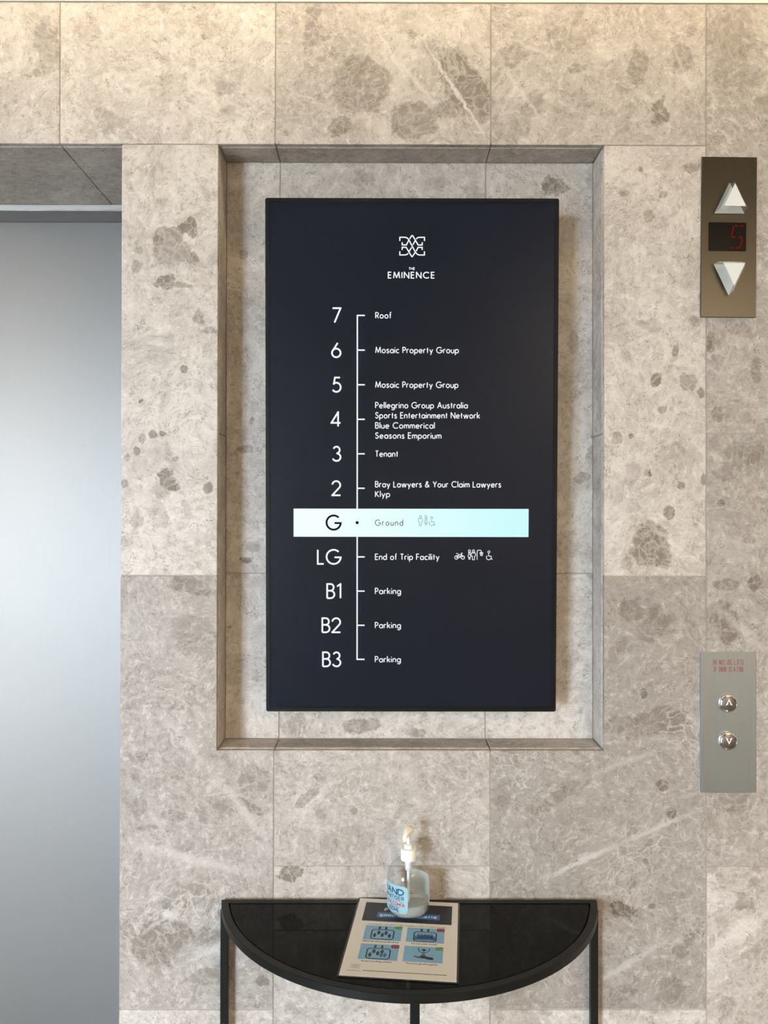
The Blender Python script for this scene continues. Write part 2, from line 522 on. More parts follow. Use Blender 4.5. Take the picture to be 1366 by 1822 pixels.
def stone_mat(name, seed, clasts=(), veins=(), tone=0.0):
    m, nt, out = new_mat(name)
    geo = nd(nt, 'NewGeometry')
    pos = geo.outputs['Position']
    g = nd(nt, 'Group')
    g.node_tree = STONE_GROUP
    nt.links.new(pos, g.inputs['Vector'])
    g.inputs['Seed'].default_value = seed
    g.inputs['Tone'].default_value = tone
    if clasts or veins:
        w = noise(nt, pos, 42.0, 4.0, 0.65)
        d = vmth(nt, 'SCALE', vmth(nt, 'SUBTRACT', w.outputs['Color'], (0.5, 0.5, 0.5)), scale=0.022)
        flat = vmth(nt, 'MULTIPLY', vmth(nt, 'ADD', pos, d), (1, 0, 1))
        wb = noise(nt, pos, 17.0, 6.0, 0.68)
        db = vmth(nt, 'SCALE', vmth(nt, 'SUBTRACT', wb.outputs['Color'], (0.5, 0.5, 0.5)), scale=0.075)
        broad = vmth(nt, 'MULTIPLY', vmth(nt, 'ADD', pos, db), (1, 0, 1))
        for key, items in (('Dark', [(c[0], c[1], c[2], c[3], c[4], min(1.0, c[5] * 1.22), 1.06, 0.90) for c in clasts]),
                           ('Light', [((v[0] + v[2]) / 2, (v[1] + v[3]) / 2, math.hypot(v[2] - v[0], v[3] - v[1]) / 2, v[4] * 0.9 + 0.0016,
                                       math.degrees(math.atan2(v[3] - v[1], v[2] - v[0])), v[5], 1.25, 0.4) for v in veins])):
            acc = None
            for (cx, cz, rx, rz, ang, s, a, b) in items:
                mp = nd(nt, 'Mapping', _vector_type='TEXTURE')
                nt.links.new(broad if min(rx, rz) > 0.013 else flat, mp.inputs['Vector'])
                mp.inputs['Location'].default_value = (cx, 0, cz)
                mp.inputs['Rotation'].default_value = (0, math.radians(-ang), 0)
                mp.inputs['Scale'].default_value = (rx, 1, rz)
                v = rng(nt, vmth(nt, 'LENGTH', mp.outputs[0]), a, b, 0.0, s)
                acc = v if acc is None else mth(nt, 'MAXIMUM', acc, v)
            if acc is not None:
                nt.links.new(acc, g.inputs[key])
    p = principled(nt, out, Roughness=0.52)
    p.inputs['Specular IOR Level'].default_value = 0.35
    nt.links.new(g.outputs['Color'], p.inputs['Base Color'])
    b = nd(nt, 'Bump')
    b.inputs['Strength'].default_value = 0.30
    b.inputs['Distance'].default_value = 0.0022
    nt.links.new(g.outputs['Height'], b.inputs['Height'])
    nt.links.new(b.outputs[0], p.inputs['Normal'])
    return m

def steel_mat(name, color, rough, aniso=0.0, axis='Z', rot=0.0, streak=0.04):
    m, nt, out = new_mat(name)
    p = principled(nt, out, Metallic=1.0, Roughness=rough)
    geo = nd(nt, 'NewGeometry')
    st = vmth(nt, 'MULTIPLY', geo.outputs['Position'], (900.0, 900.0, 6.0))
    nz = noise(nt, st, 1.0, 3.0, 0.6)
    hs = nd(nt, 'HueSaturation')
    setin(nt, hs, Color=(*color, 1), Value=rng(nt, nz.outputs['Fac'], 0.3, 0.7, 1 - streak, 1 + streak))
    nt.links.new(hs.outputs[0], p.inputs['Base Color'])
    if aniso:
        p.inputs['Anisotropic'].default_value = aniso
        p.inputs['Anisotropic Rotation'].default_value = rot
        tg = nd(nt, 'Tangent', _direction_type='RADIAL', _axis=axis)
        nt.links.new(tg.outputs[0], p.inputs['Tangent'])
    return m

def screen_print(name, color, strength=1.0):
    m, nt, out = new_mat(name)
    e = nd(nt, 'Emission')
    e.inputs['Color'].default_value = (*color, 1)
    e.inputs['Strength'].default_value = strength
    nt.links.new(e.outputs[0], out.inputs['Surface'])
    return m

def clear_shell(name, tint=(0.97, 0.98, 0.98), gloss=1.0):
    """Thin clear plastic or glass pane: see-through with Fresnel reflection."""
    m, nt, out = new_mat(name)
    t = nd(nt, 'BsdfTransparent')
    t.inputs[0].default_value = (*tint, 1)
    gl = nd(nt, 'BsdfGlossy')
    gl.inputs['Roughness'].default_value = 0.03
    lw = nd(nt, 'LayerWeight')
    lw.inputs['Blend'].default_value = 0.5
    fr = mth(nt, 'ADD', mth(nt, 'MULTIPLY', mth(nt, 'POWER', lw.outputs['Facing'], 4.5), 0.9), 0.04)
    mx = nd(nt, 'MixShader')
    nt.links.new(mth(nt, 'MULTIPLY', fr, gloss), mx.inputs[0])
    nt.links.new(t.outputs[0], mx.inputs[1])
    nt.links.new(gl.outputs[0], mx.inputs[2])
    nt.links.new(mx.outputs[0], out.inputs['Surface'])
    return m

def solid_glass(name, ior, color=(1, 1, 1), rough=0.0):
    m, nt, out = new_mat(name)
    principled(nt, out, Roughness=rough, IOR=ior, **{'Transmission__Weight': 1.0, 'Base__Color': (*color, 1)})
    return m

M_GROUT = simple('grout', (0.42, 0.38, 0.34), 0.9, grain=0.08)
M_PLASTER = simple('warm_white_plaster', (0.80, 0.77, 0.70), 0.9, grain=0.02)
M_CEIL = simple('timber_ceiling', (0.34, 0.26, 0.18), 0.95, grain=0.02)
M_TIMBER = simple('cream_wall_lining', (0.66, 0.61, 0.53), 0.8, grain=0.1)
M_FLOOR = simple('lobby_floor_stone', (0.16, 0.16, 0.16), 0.07, grain=0.1)
M_FLOOR.node_tree.nodes['Principled BSDF'].inputs['IOR'].default_value = 1.85
M_PAVE = simple('street_paving', (0.62, 0.61, 0.60), 0.9, grain=0.1)
M_BLACK = simple('black_powder_coat', (0.006, 0.0065, 0.006), 0.45, spec=0.25, grain=0.15)
M_FRAME = simple('dark_window_frame', (0.03, 0.03, 0.03), 0.5)
M_DOOR = steel_mat('brushed_door_steel', (0.63, 0.63, 0.635), 0.86, 1.0, 'Z', 0.0, streak=0.015)
M_HEAD = simple('header_shade_grey', (0.27, 0.27, 0.28), 0.6)  # shade of the steel header's underside set as a flat dark grey
M_HFACE = steel_mat('header_face_steel', (0.45, 0.45, 0.43), 0.5)
M_EDGE = steel_mat('bright_edge_steel', (0.85, 0.85, 0.84), 0.25)
M_LANTERN = steel_mat('brushed_lantern_steel', (0.10, 0.090, 0.075), 0.34)
M_CALL = steel_mat('brushed_call_steel', (0.38, 0.44, 0.52), 0.38)
M_CHROME = steel_mat('polished_chrome', (0.86, 0.87, 0.88), 0.08, streak=0.0)
M_BTNFACE = steel_mat('button_face_steel', (0.21, 0.185, 0.155), 0.42)
M_TVBLACK = simple('screen_bezel_black', (0.004, 0.004, 0.004), 0.5, spec=0.2)
M_WHITEPL = simple('white_pump_plastic', (0.86, 0.86, 0.84), 0.35)
M_CREAMPL = simple('cream_pump_plastic', (0.86, 0.81, 0.68), 0.35)
CLASTS = [
    (-0.042,2.437,0.064,0.059,0,0.60),(-0.082,2.349,0.029,0.023,0,0.70),(-0.142,2.590,0.018,0.018,0,0.50),(-0.136,2.543,0.023,0.035,0,0.40),(0.069,2.362,0.053,0.039,0,0.60),(0.176,2.438,0.084,0.040,-58,0.75),(0.141,2.385,0.019,0.035,-50,0.60),(0.264,2.344,0.053,0.035,0,0.35),(0.270,2.491,0.047,0.023,0,0.35),
    (0.587,2.380,0.021,0.026,0,0.70),(0.540,2.474,0.018,0.041,0,0.50),(0.629,2.498,0.023,0.029,0,0.50),(0.411,2.471,0.018,0.012,0,0.50),(0.393,2.562,0.047,0.064,0,0.25),(-0.697,2.518,0.021,0.064,0,0.40),(-0.716,2.459,0.009,0.009,0,0.50),(0.735,2.545,0.053,0.053,0,0.35),(0.734,2.469,0.041,0.041,0,0.30),(-0.569,2.359,0.023,0.029,0,0.35),(-0.540,2.347,0.016,0.014,0,0.35),(-0.365,2.536,0.008,0.008,0,0.60),
    (-0.393,2.136,0.021,0.018,20,0.90),(-0.437,2.123,0.033,0.021,0,0.65),(-0.461,2.108,0.012,0.012,0,0.80),(-0.435,2.083,0.035,0.029,0,0.55),(-0.388,2.074,0.016,0.014,30,0.80),(-0.448,2.020,0.021,0.015,0,1.00),(-0.414,2.016,0.023,0.007,-10,0.60),(-0.406,1.840,0.008,0.009,0,0.85),(-0.502,2.052,0.014,0.014,0,0.40),(-0.502,2.089,0.012,0.009,0,0.40),(-0.375,1.947,0.018,0.014,40,0.50),(-0.357,1.921,0.018,0.007,0,0.50),
    (-0.496,1.774,0.005,0.005,0,0.80),(-0.493,1.696,0.009,0.012,0,0.70),(-0.471,1.704,0.008,0.008,0,0.80),(-0.453,1.706,0.007,0.008,0,0.90),(-0.504,1.669,0.008,0.008,0,0.70),(-0.438,1.612,0.026,0.015,-45,0.85),(-0.356,1.592,0.011,0.014,0,0.70),(-0.425,1.653,0.007,0.006,0,0.60),(-0.529,1.601,0.007,0.009,0,0.60),(-0.524,1.656,0.009,0.006,0,0.60),(-0.508,1.526,0.014,0.016,0,0.40),
    (-0.261,0.990,0.035,0.033,0,0.40),(-0.269,0.931,0.035,0.009,-30,0.65),(-0.322,0.934,0.029,0.018,0,0.45),(-0.424,0.911,0.029,0.012,0,0.45),(-0.497,0.926,0.021,0.021,0,0.45),(-0.477,0.886,0.023,0.007,0,0.40),(-0.501,1.033,0.023,0.012,0,0.45),(-0.456,0.647,0.064,0.047,30,0.60),(-0.397,0.748,0.053,0.021,20,0.40),(-0.369,0.660,0.047,0.014,15,0.50),(-0.352,0.576,0.053,0.018,10,0.45),(-0.245,0.572,0.016,0.014,0,0.70),(-0.398,1.388,0.053,0.019,-15,0.60),(-0.379,1.286,0.059,0.035,-30,0.30),
    (-0.150,0.948,0.033,0.011,40,0.55),(-0.062,0.855,0.053,0.033,0,0.30),(-0.121,0.992,0.014,0.009,0,0.40),(-0.051,0.921,0.009,0.008,0,0.50),(-0.179,0.785,0.028,0.016,0,0.80),(0.049,0.925,0.023,0.014,20,0.35),
    (0.578,1.820,0.012,0.018,-25,1.00),(0.618,1.881,0.008,0.014,-20,0.65),(0.661,1.943,0.014,0.012,0,0.40),(0.643,1.820,0.021,0.018,0,0.50),(0.673,1.794,0.008,0.011,0,0.80),(0.592,1.759,0.009,0.009,0,0.60),(0.496,1.698,0.011,0.014,0,0.50),(0.524,1.703,0.006,0.005,0,0.90),(0.561,1.625,0.008,0.007,0,0.85),(0.630,1.599,0.009,0.009,0,0.70),(0.676,1.612,0.007,0.012,0,0.70),(0.605,1.544,0.013,0.013,0,0.70),(0.569,1.475,0.043,0.049,0,0.80),(0.521,1.441,0.016,0.014,0,0.40),(0.615,1.656,0.033,0.033,0,0.25),(0.546,2.262,0.007,0.006,0,0.60),(0.652,2.265,0.016,0.011,0,0.50),(0.511,2.209,0.012,0.008,0,0.50),(0.593,2.207,0.011,0.008,0,0.60),(0.564,2.162,0.011,0.013,0,0.50),
    (0.528,1.340,0.033,0.026,0,0.50),(0.572,1.337,0.018,0.018,0,0.40),(0.594,1.311,0.023,0.021,0,0.45),(0.551,1.166,0.009,0.011,0,0.85),(0.583,1.110,0.064,0.030,10,0.50),(0.514,1.098,0.037,0.021,-20,0.40),(0.387,0.966,0.007,0.007,0,0.70),(0.590,0.974,0.015,0.011,0,0.75),(0.609,0.918,0.011,0.012,0,0.85),(0.515,0.715,0.022,0.016,-20,0.95),(0.569,0.726,0.009,0.007,0,0.60),(0.555,0.817,0.007,0.007,0,0.50),(0.527,0.771,0.009,0.012,0,0.50),(0.635,0.648,0.035,0.014,40,0.45),(0.515,0.549,0.041,0.018,40,0.45),(0.610,0.549,0.035,0.021,30,0.40),(0.359,0.951,0.059,0.021,30,0.35),
    (0.692,1.899,0.009,0.023,0,0.75),(0.747,1.924,0.029,0.016,0,0.45),(0.787,1.840,0.012,0.029,0,0.50),(0.703,1.853,0.019,0.016,0,0.40),(0.703,1.744,0.018,0.021,0,0.50),(0.764,1.665,0.045,0.029,0,0.50),(0.729,1.630,0.035,0.018,0,0.40),(0.714,1.562,0.009,0.007,0,0.80),(0.786,1.393,0.016,0.019,0,0.75),(0.724,1.393,0.029,0.013,0,0.60),(0.721,1.315,0.029,0.045,20,0.70),(0.734,0.943,0.035,0.023,0,0.40),(0.762,0.728,0.023,0.018,-30,0.50),(0.694,0.652,0.008,0.014,0,0.50),(0.762,0.621,0.009,0.007,0,0.50),
]
NICHE_CLASTS = [
    (0.375,2.263,0.022,0.018,0,0.80),(0.396,2.259,0.018,0.018,0,0.60),(-0.298,2.108,0.012,0.010,0,0.50),(-0.280,1.742,0.005,0.011,-20,0.70),(-0.291,1.440,0.017,0.007,0,0.90),(-0.273,1.468,0.017,0.012,0,0.50),(-0.179,1.078,0.027,0.022,0,0.40),(-0.035,1.079,0.043,0.018,0,0.60),(0.080,1.061,0.025,0.010,0,0.60),(-0.044,2.274,0.037,0.015,0,0.30),(0.129,2.266,0.031,0.012,0,0.30),(0.425,1.915,0.012,0.031,0,0.40),(0.443,1.619,0.017,0.012,0,0.50),(0.422,1.220,0.015,0.022,0,0.30),(-0.294,1.680,0.015,0.009,0,0.50),
]
VEINS = [
    (0.093,2.526,0.226,2.320,0.0029,0.90),    (0.029,2.496,0.135,2.373,0.0047,0.50),    (-0.012,2.561,0.055,2.449,0.0035,0.60),    (0.246,2.491,0.364,2.326,0.0035,0.50),    (0.599,2.551,0.678,2.362,0.0047,0.40),    (0.335,0.778,0.505,0.855,0.0058,0.80),    (0.499,0.853,0.663,0.921,0.0047,0.70),    (0.440,0.558,0.628,0.669,0.0070,0.50),    (0.686,0.631,0.810,0.713,0.0164,0.60),    (0.684,1.358,0.811,1.259,0.0140,0.50),    (-0.458,1.129,-0.353,1.006,0.0105,0.50),    (-0.353,1.006,-0.229,0.861,0.0117,0.50),    (-0.529,0.855,-0.226,0.783,0.0117,0.45),    (-0.494,0.663,-0.412,0.727,0.0047,0.50),    (-0.412,0.599,-0.237,0.692,0.0047,0.50),    (-0.483,0.948,-0.401,0.785,0.0047,0.30),    (0.558,1.522,0.634,1.463,0.0047,0.50),    (0.534,1.733,0.663,1.710,0.0035,0.40),    (-0.133,0.960,-0.039,1.007,0.0035,0.40),    (0.440,0.995,0.593,1.054,0.0070,0.35),    (0.252,2.544,0.382,2.485,0.0035,0.40),]

# ------------------------------------------------------------------ stone wall
wall_bm = bmesh.new()
NX0, NX1, NZ0, ND = -0.336, 0.468, 1.048, 0.082      # niche: left, right, sill, depth
DX0, DX1 = -1.640, -0.539                            # lift opening
WX0, WX1, WTOP = -5.2, 3.2, 2.608
BY, BK = 0.0018, 0.46
for b in ((WX0, WX1, BY, BK, L + 0.004, 2.86), (WX0, DX0 - 0.003, BY, BK, 0, L + 0.004), (DX1 + 0.003, NX0 - 0.003, BY, BK, 0, L + 0.004),
          (NX0 - 0.003, NX1 + 0.003, BY, BK, 0, NZ0 - 0.003), (NX0 - 0.003, NX1 + 0.003, ND + 0.002, BK, NZ0 - 0.003, L + 0.004),
          (NX1 + 0.003, WX1, BY, BK, 0, L + 0.004), (DX0 - 0.1, DX1 + 0.1, 0.449, 0.52, 0, L + 0.1)):
    add_box(wall_bm, *b)
wall = struct(bm_obj('wall_front', wall_bm, M_GROUT), 'brown-grey stone-clad wall with a recessed niche beside the lift')

GAP = 0.0024
COLX = [-0.6675 + 0.45 * k for k in range(-10, 9)]
GENERIC = [stone_mat('limestone_%d' % k, 40.0 + 3.7 * k, tone=t) for k, t in enumerate((0.0, 0.12, 0.22))]
rnd = random.Random(4)
tile_no = [0]

def tile(poly, to3, mat, thick=0.012, gap=GAP, bev=0.0007, name='stone_tile'):
    poly = inset_poly(poly, gap / 2)
    v, f = prism(poly, thick, bev, to3)
    return mesh_obj(name, v, f, mat, wall)

def rect(x0, x1, z0, z1):
    return [(x0, z0), (x1, z0), (x1, z1), (x0, z1)]

def inside(x, z, poly):
    c = False
    for i in range(len(poly)):
        (xa, za), (xb, zb) = poly[i - 1], poly[i]
        if (za > z) != (zb > z) and x < (xb - xa) * (z - za) / (zb - za) + xa:
            c = not c
    return c

def front(y0):
    return lambda u, v, d: (u, y0 + d, v)

def own_stone(poly, clasts, veins, tone=0.0):
    tile_no[0] += 1
    cl = [c for c in clasts if inside(c[0], c[1], poly)]
    ve = [v for v in veins if inside((v[0] + v[2]) / 2, (v[1] + v[3]) / 2, poly)]
    return stone_mat('limestone_slab_%02d' % tile_no[0], 1.0 + 1.37 * tile_no[0], cl, ve, tone)

JZ = (1.7075, 0.8075)                                 # bed joints of the staggered columns
seen = [
    (rect(COLX[8], COLX[9], L, WTOP), 0.1),
    (rect(COLX[9], COLX[10], L, WTOP), 0.1), (rect(COLX[10], COLX[11], L, WTOP), -0.12), (rect(COLX[11], COLX[12], L, WTOP), 0.28),
    (rect(COLX[12], COLX[13], L, WTOP), 0.3),
    (rect(DX1, NX0, 1.41, L), -0.10),
    ([(DX1, 0.51), (COLX[11], 0.51), (COLX[11], NZ0), (NX0, NZ0), (NX0, 1.41), (DX1, 1.41)], 0.60),
    (rect(DX1, COLX[11], 0, 0.51), 0.10),
    (rect(COLX[11], COLX[12], JZ[1], NZ0), 0.38), (rect(COLX[11], COLX[12], 0, JZ[1]), 0.2),
    (rect(NX1, COLX[13], 1.41, L), -0.06),
    ([(COLX[12], 0.51), (COLX[13], 0.51), (COLX[13], 1.41), (NX1, 1.41), (NX1, NZ0), (COLX[12], NZ0)], 1.05),
    (rect(COLX[12], COLX[13], 0, 0.51), 0.05),
    (rect(COLX[13], COLX[14], JZ[0], WTOP), 0.5), (rect(COLX[13], COLX[14], JZ[1], JZ[0]), 0.7), (rect(COLX[13], COLX[14], 0, JZ[1]), 0.15),
]
for poly, tone in seen:
    tile(poly, front(0.0), own_stone(poly, CLASTS, VEINS, tone))
# the rest of the wall, out of the picture
for k in range(0, 8):
    tile(rect(max(COLX[k], WX0), COLX[k + 1], L, WTOP), front(0.0), rnd.choice(GENERIC))
for x0, x1 in [(max(COLX[k], WX0), min(COLX[k + 1], DX0)) for k in range(0, 8)]:
    for z0, z1 in ((0, 0.51), (0.51, 1.41), (1.41, L)):
        if x1 - x0 > 0.05:
            tile(rect(x0, x1, z0, z1), front(0.0), rnd.choice(GENERIC))
for k in range(14, 18):
    js = (0, 0.51, 1.41, L, WTOP) if k % 2 == 0 else (0, JZ[1], JZ[0], WTOP)
    for z0, z1 in zip(js[:-1], js[1:]):
        tile(rect(COLX[k], COLX[k + 1], z0, z1), front(0.0), rnd.choice(GENERIC))
tile(rect(COLX[18], WX1, 0, WTOP), front(0.0), GENERIC[0])

# niche lining: back slabs, soffit, sill and side reveals
for x0, x1, js in ((NX0, COLX[11], (NZ0, 1.41, L)), (COLX[11], COLX[12], (NZ0, JZ[0], L)), (COLX[12], NX1, (NZ0, 1.41, L))):
    for z0, z1 in zip(js[:-1], js[1:]):
        p = rect(x0, x1, z0, z1)
        tile(p, front(ND), own_stone(p, NICHE_CLASTS, (), -0.05))
TF = 0.0124
for x0, x1 in ((NX0, COLX[11]), (COLX[11], COLX[12]), (COLX[12], NX1)):
    tile(rect(x0, x1, TF, ND), lambda u, v, d: (u, v, L - 0.0005 + d), GENERIC[2], 0.010, name='soffit_tile')
    tile(rect(x0, x1, TF, ND), lambda u, v, d: (u, ND + TF - v, NZ0 + 0.0005 - d), GENERIC[2], 0.010, name='sill_tile')
for z0, z1 in ((NZ0, JZ[0]), (JZ[0], L)):
    tile(rect(TF, ND, z0, z1), lambda u, v, d: (NX0 + 0.0005 - d, ND + TF - u, v), GENERIC[1], 0.010, name='reveal_tile')
    tile(rect(TF, ND, z0, z1), lambda u, v, d: (NX1 - 0.0005 + d, u, v), GENERIC[0], 0.010, name='reveal_tile')
# lift opening: soffit and jamb lining
DOOR_SY = 0.325
for k in range(7, 11):
    tile(rect(max(COLX[k], DX0), min(COLX[k + 1], DX1), TF, DOOR_SY), lambda u, v, d: (u, v, L - 0.0005 + d), GENERIC[1], 0.010, name='soffit_tile')
for z0, z1 in ((0, 0.51), (0.51, 1.41), (1.41, L)):
    tile(rect(TF, DOOR_SY, z0, z1), lambda u, v, d: (DX1 + 0.0005 + d, DOOR_SY + TF - u, v), GENERIC[1], 0.010, name='reveal_tile')
    tile(rect(TF, DOOR_SY, z0, z1), lambda u, v, d: (DX0 - 0.0005 - d, u, v), GENERIC[1], 0.010, name='reveal_tile')

# ------------------------------------------------------------------ room shell
struct(box_obj('floor', WX0 - 0.2, WX1 + 0.2, REAR - 0.3, BK, -0.15, 0.0, M_FLOOR), 'stone lobby floor')
CEIL = 2.68
bm = bmesh.new()
add_box(bm, WX0, WX1, REAR, -0.46, CEIL, CEIL + 0.03)
add_box(bm, WX0, WX1, -0.47, -0.46, CEIL + 0.03, 2.78)
add_box(bm, WX0 - 0.2, WX1 + 0.2, REAR - 0.3, BK, 2.86, 2.96)
struct(bm_obj('ceiling', bm, M_CEIL), 'brown timber ceiling with a light slot along the stone wall')
struct(box_obj('trim_1', WX0, WX1, -0.002, BY, WTOP + 0.001, 2.86, M_PLASTER), 'cream plaster band above the stone')
struct(box_obj('wall_left', WX0 - 0.2, WX0, REAR - 0.3, BK, 0, 2.86, M_TIMBER), 'cream lined side wall')
struct(box_obj('wall_right', WX1, WX1 + 0.2, REAR - 0.3, BK, 0, 2.86, M_TIMBER), 'cream lined side wall')
bm = bmesh.new()
for b in ((WX0, WIN[0], 0, 2.86), (WIN[1], WX1, 0, 2.86), (WIN[0], WIN[1], WIN[3], 2.86), (WIN[0], WIN[1], 0, WIN[2])):
    add_box(bm, b[0], b[1], REAR - 0.25, REAR, b[2], b[3])
struct(bm_obj('wall_rear', bm, M_TIMBER), 'lobby wall facing the lift with the street window')
win = struct(empty('window_1', ((WIN[0] + WIN[1]) / 2, REAR - 0.1, WIN[2])), 'tall street window with dark frame')
ww, wh = WIN[1] - WIN[0], WIN[3] - WIN[2]
bm = bmesh.new()
for b in ((-ww / 2, -ww / 2 + 0.05, 0, wh), (ww / 2 - 0.05, ww / 2, 0, wh), (-ww / 2 + 0.05, ww / 2 - 0.05, 0, 0.05), (-ww / 2 + 0.05, ww / 2 - 0.05, wh - 0.05, wh), (-0.025, 0.025, 0.05, wh - 0.05)):
    add_box(bm, b[0], b[1], -0.04, 0.04, b[2], b[3])
bm_obj('window_frame', bm, M_FRAME, win)
M_PANE = clear_shell('window_glass', (0.93, 0.96, 0.95))
for x0, x1 in ((-ww / 2 + 0.05, -0.025), (0.025, ww / 2 - 0.05)):
    box_obj('pane', x0, x1, -0.004, 0.004, 0.05, wh - 0.05, M_PANE, win)
struct(box_obj('ground', -30, 20, -40, REAR - 0.31, -0.2, -0.05, M_PAVE), 'street paving outside the window')

# lift landing door
door = struct(empty('door_1', ((DX0 + DX1) / 2, 0.41, 0)), 'brushed stainless steel lift door with a steel header')
dw = (DX1 - DX0) / 2
bm = bmesh.new()
add_box(bm, -dw - 0.06, dw + 0.06, 0.0, 0.035, 0.0, L + 0.002)
bm_obj('door_panel', bm, M_DOOR, door)
hy = DOOR_SY - 0.41
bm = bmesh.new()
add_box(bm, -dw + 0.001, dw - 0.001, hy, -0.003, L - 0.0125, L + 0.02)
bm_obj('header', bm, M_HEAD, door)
box_obj('header_face', -dw + 0.001, dw - 0.001, hy - 0.0006, hy - 0.0001, L - 0.0125, L - 0.001, M_HFACE, door)
box_obj('header_edge', -dw + 0.001, dw - 0.001, hy - 0.0012, hy + 0.0005, L - 0.0150, L - 0.0118, M_EDGE, door)
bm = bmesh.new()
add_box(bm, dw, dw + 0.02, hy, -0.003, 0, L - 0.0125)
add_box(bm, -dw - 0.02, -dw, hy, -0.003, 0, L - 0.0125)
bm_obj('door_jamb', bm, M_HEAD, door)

# lobby slot light above the stone; unseen ceiling panels added for warm fill
def luminous(name, color, strength):
    return screen_print(name, color, strength)
cove = thing(empty('slot_light', (-1.0, -0.22, 2.81)), 'warm strip lamp hidden in the ceiling slot above the stone wall', 'lamp')
box_obj('housing', -4.0, 4.0, -0.02, 0.02, 0.012, 0.03, M_FRAME, cove)
box_obj('diffuser', -4.0, 4.0, -0.014, 0.014, 0.0, 0.012, luminous('warm_strip_glow', (1.0, 0.82, 0.52), COVE_STRENGTH), cove)
M_GLOW = luminous('warm_fill_glow', (1.0, 0.80, 0.54), FILL_STRENGTH)
for (px, py) in ((1.9, -3.4), (1.9, -4.9)):
    t = thing(empty('ceiling_fill_panel', (px, py, CEIL - 0.022)), 'added fill light: unseen flat warm ceiling panel with a thin dark frame', 'lamp', 'added ceiling fill panels')
    bm = bmesh.new()
    for b in ((-0.62, 0.62, -0.62, -0.60), (-0.62, 0.62, 0.60, 0.62), (-0.62, -0.60, -0.60, 0.60), (0.60, 0.62, -0.60, 0.60)):
        add_box(bm, b[0], b[1], b[2], b[3], 0.0, 0.022)
    bm_obj('frame', bm, M_FRAME, t)
    box_obj('diffuser', -0.60, 0.60, -0.60, 0.60, 0.008, 0.022, M_GLOW, t)

# ------------------------------------------------------------------ directory screen
TVW, TVH = 0.6066, 1.066
tilt = math.radians(1.67)
tv = thing(empty('directory_screen', (0.0675, -0.0045, L - 0.652), (tilt, 0, 0)),
           'tall black wall-mounted screen listing building floors inside the stone niche', 'screen')
# outer shell: frame ring round the panel plus a shallow rear housing
def ring_prism(outer, inner, y0, y1):
    n = len(outer)
    v = [(p[0], y, p[1]) for y in (y0, y1) for lst in (outer, inner) for p in lst]
    f = []
    for i in range(n):
        j = (i + 1) % n
        f.append((i, j, n + j, n + i))
        f.append((2 * n + i, 3 * n + i, 3 * n + j, 2 * n + j))
        f.append((i, 2 * n + i, 2 * n + j, j))
        f.append((n + i, n + j, 3 * n + j, 3 * n + i))
    return v, f
o_ = rounded_rect(TVW, TVH, 0.004, 4)
i_ = rounded_rect(TVW - 0.017, TVH - 0.017, 0.001, 4)
v, f = ring_prism(o_, i_, 0.0, 0.030)
mesh_obj('bezel', v, f, M_TVBLACK, tv)
box_obj('rear_housing', -TVW / 2 + 0.02, TVW / 2 - 0.02, 0.0302, 0.052, -TVH / 2 + 0.05, TVH / 2 - 0.05, M_TVBLACK, tv, 0.004)
box_obj('wall_bracket', -0.12, 0.12, 0.052, 0.073, -0.2, 0.2, M_TVBLACK, tv)
m, nt, out = new_mat('screen_panel')
pp = principled(nt, out, Roughness=0.30)
pp.inputs['Base Color'].default_value = (0.006, 0.007, 0.010, 1)
pp.inputs['Specular IOR Level'].default_value = 0.18
pp.inputs['Emission Color'].default_value = (*srgb(15, 24, 40), 1)
pp.inputs['Emission Strength'].default_value = 0.5
M_SCREEN = m
box_obj('display_panel', -TVW / 2 + 0.0083, TVW / 2 - 0.0083, 0.0016, 0.0296, -TVH / 2 + 0.0083, TVH / 2 - 0.0083, M_SCREEN, tv)

# page layout: a canvas 523 wide and 915 high, origin top left
def cv(x, y):
    return ((x - 261.5) * TVW / 523.0, (457.5 - y) * TVH / 915.0)
CU = TVW / 523.0
def tv3(dy):
    return lambda u, v: (u, dy, v)
ON, OVER = tv3(0.0011), tv3(0.0004)
M_TXT = screen_print('screen_white', (0.95, 0.97, 1.0), 1.0)
M_INK = screen_print('screen_navy', srgb(18, 24, 44), 1.0)
M_GREYINK = screen_print('screen_grey', srgb(120, 140, 142), 1.0)
m, nt, out = new_mat('highlight_bar')
tc = nd(nt, 'TexCoord')
sx = nd(nt, 'SeparateXYZ')
nt.links.new(tc.outputs['Object'], sx.inputs[0])
e = nd(nt, 'Emission')
nt.links.new(mixc(nt, rng(nt, sx.outputs[0], -0.2, 0.2), (0.92, 1.0, 1.0), (0.62, 0.98, 0.99)), e.inputs['Color'])
nt.links.new(e.outputs[0], out.inputs['Surface'])
M_BAR = m

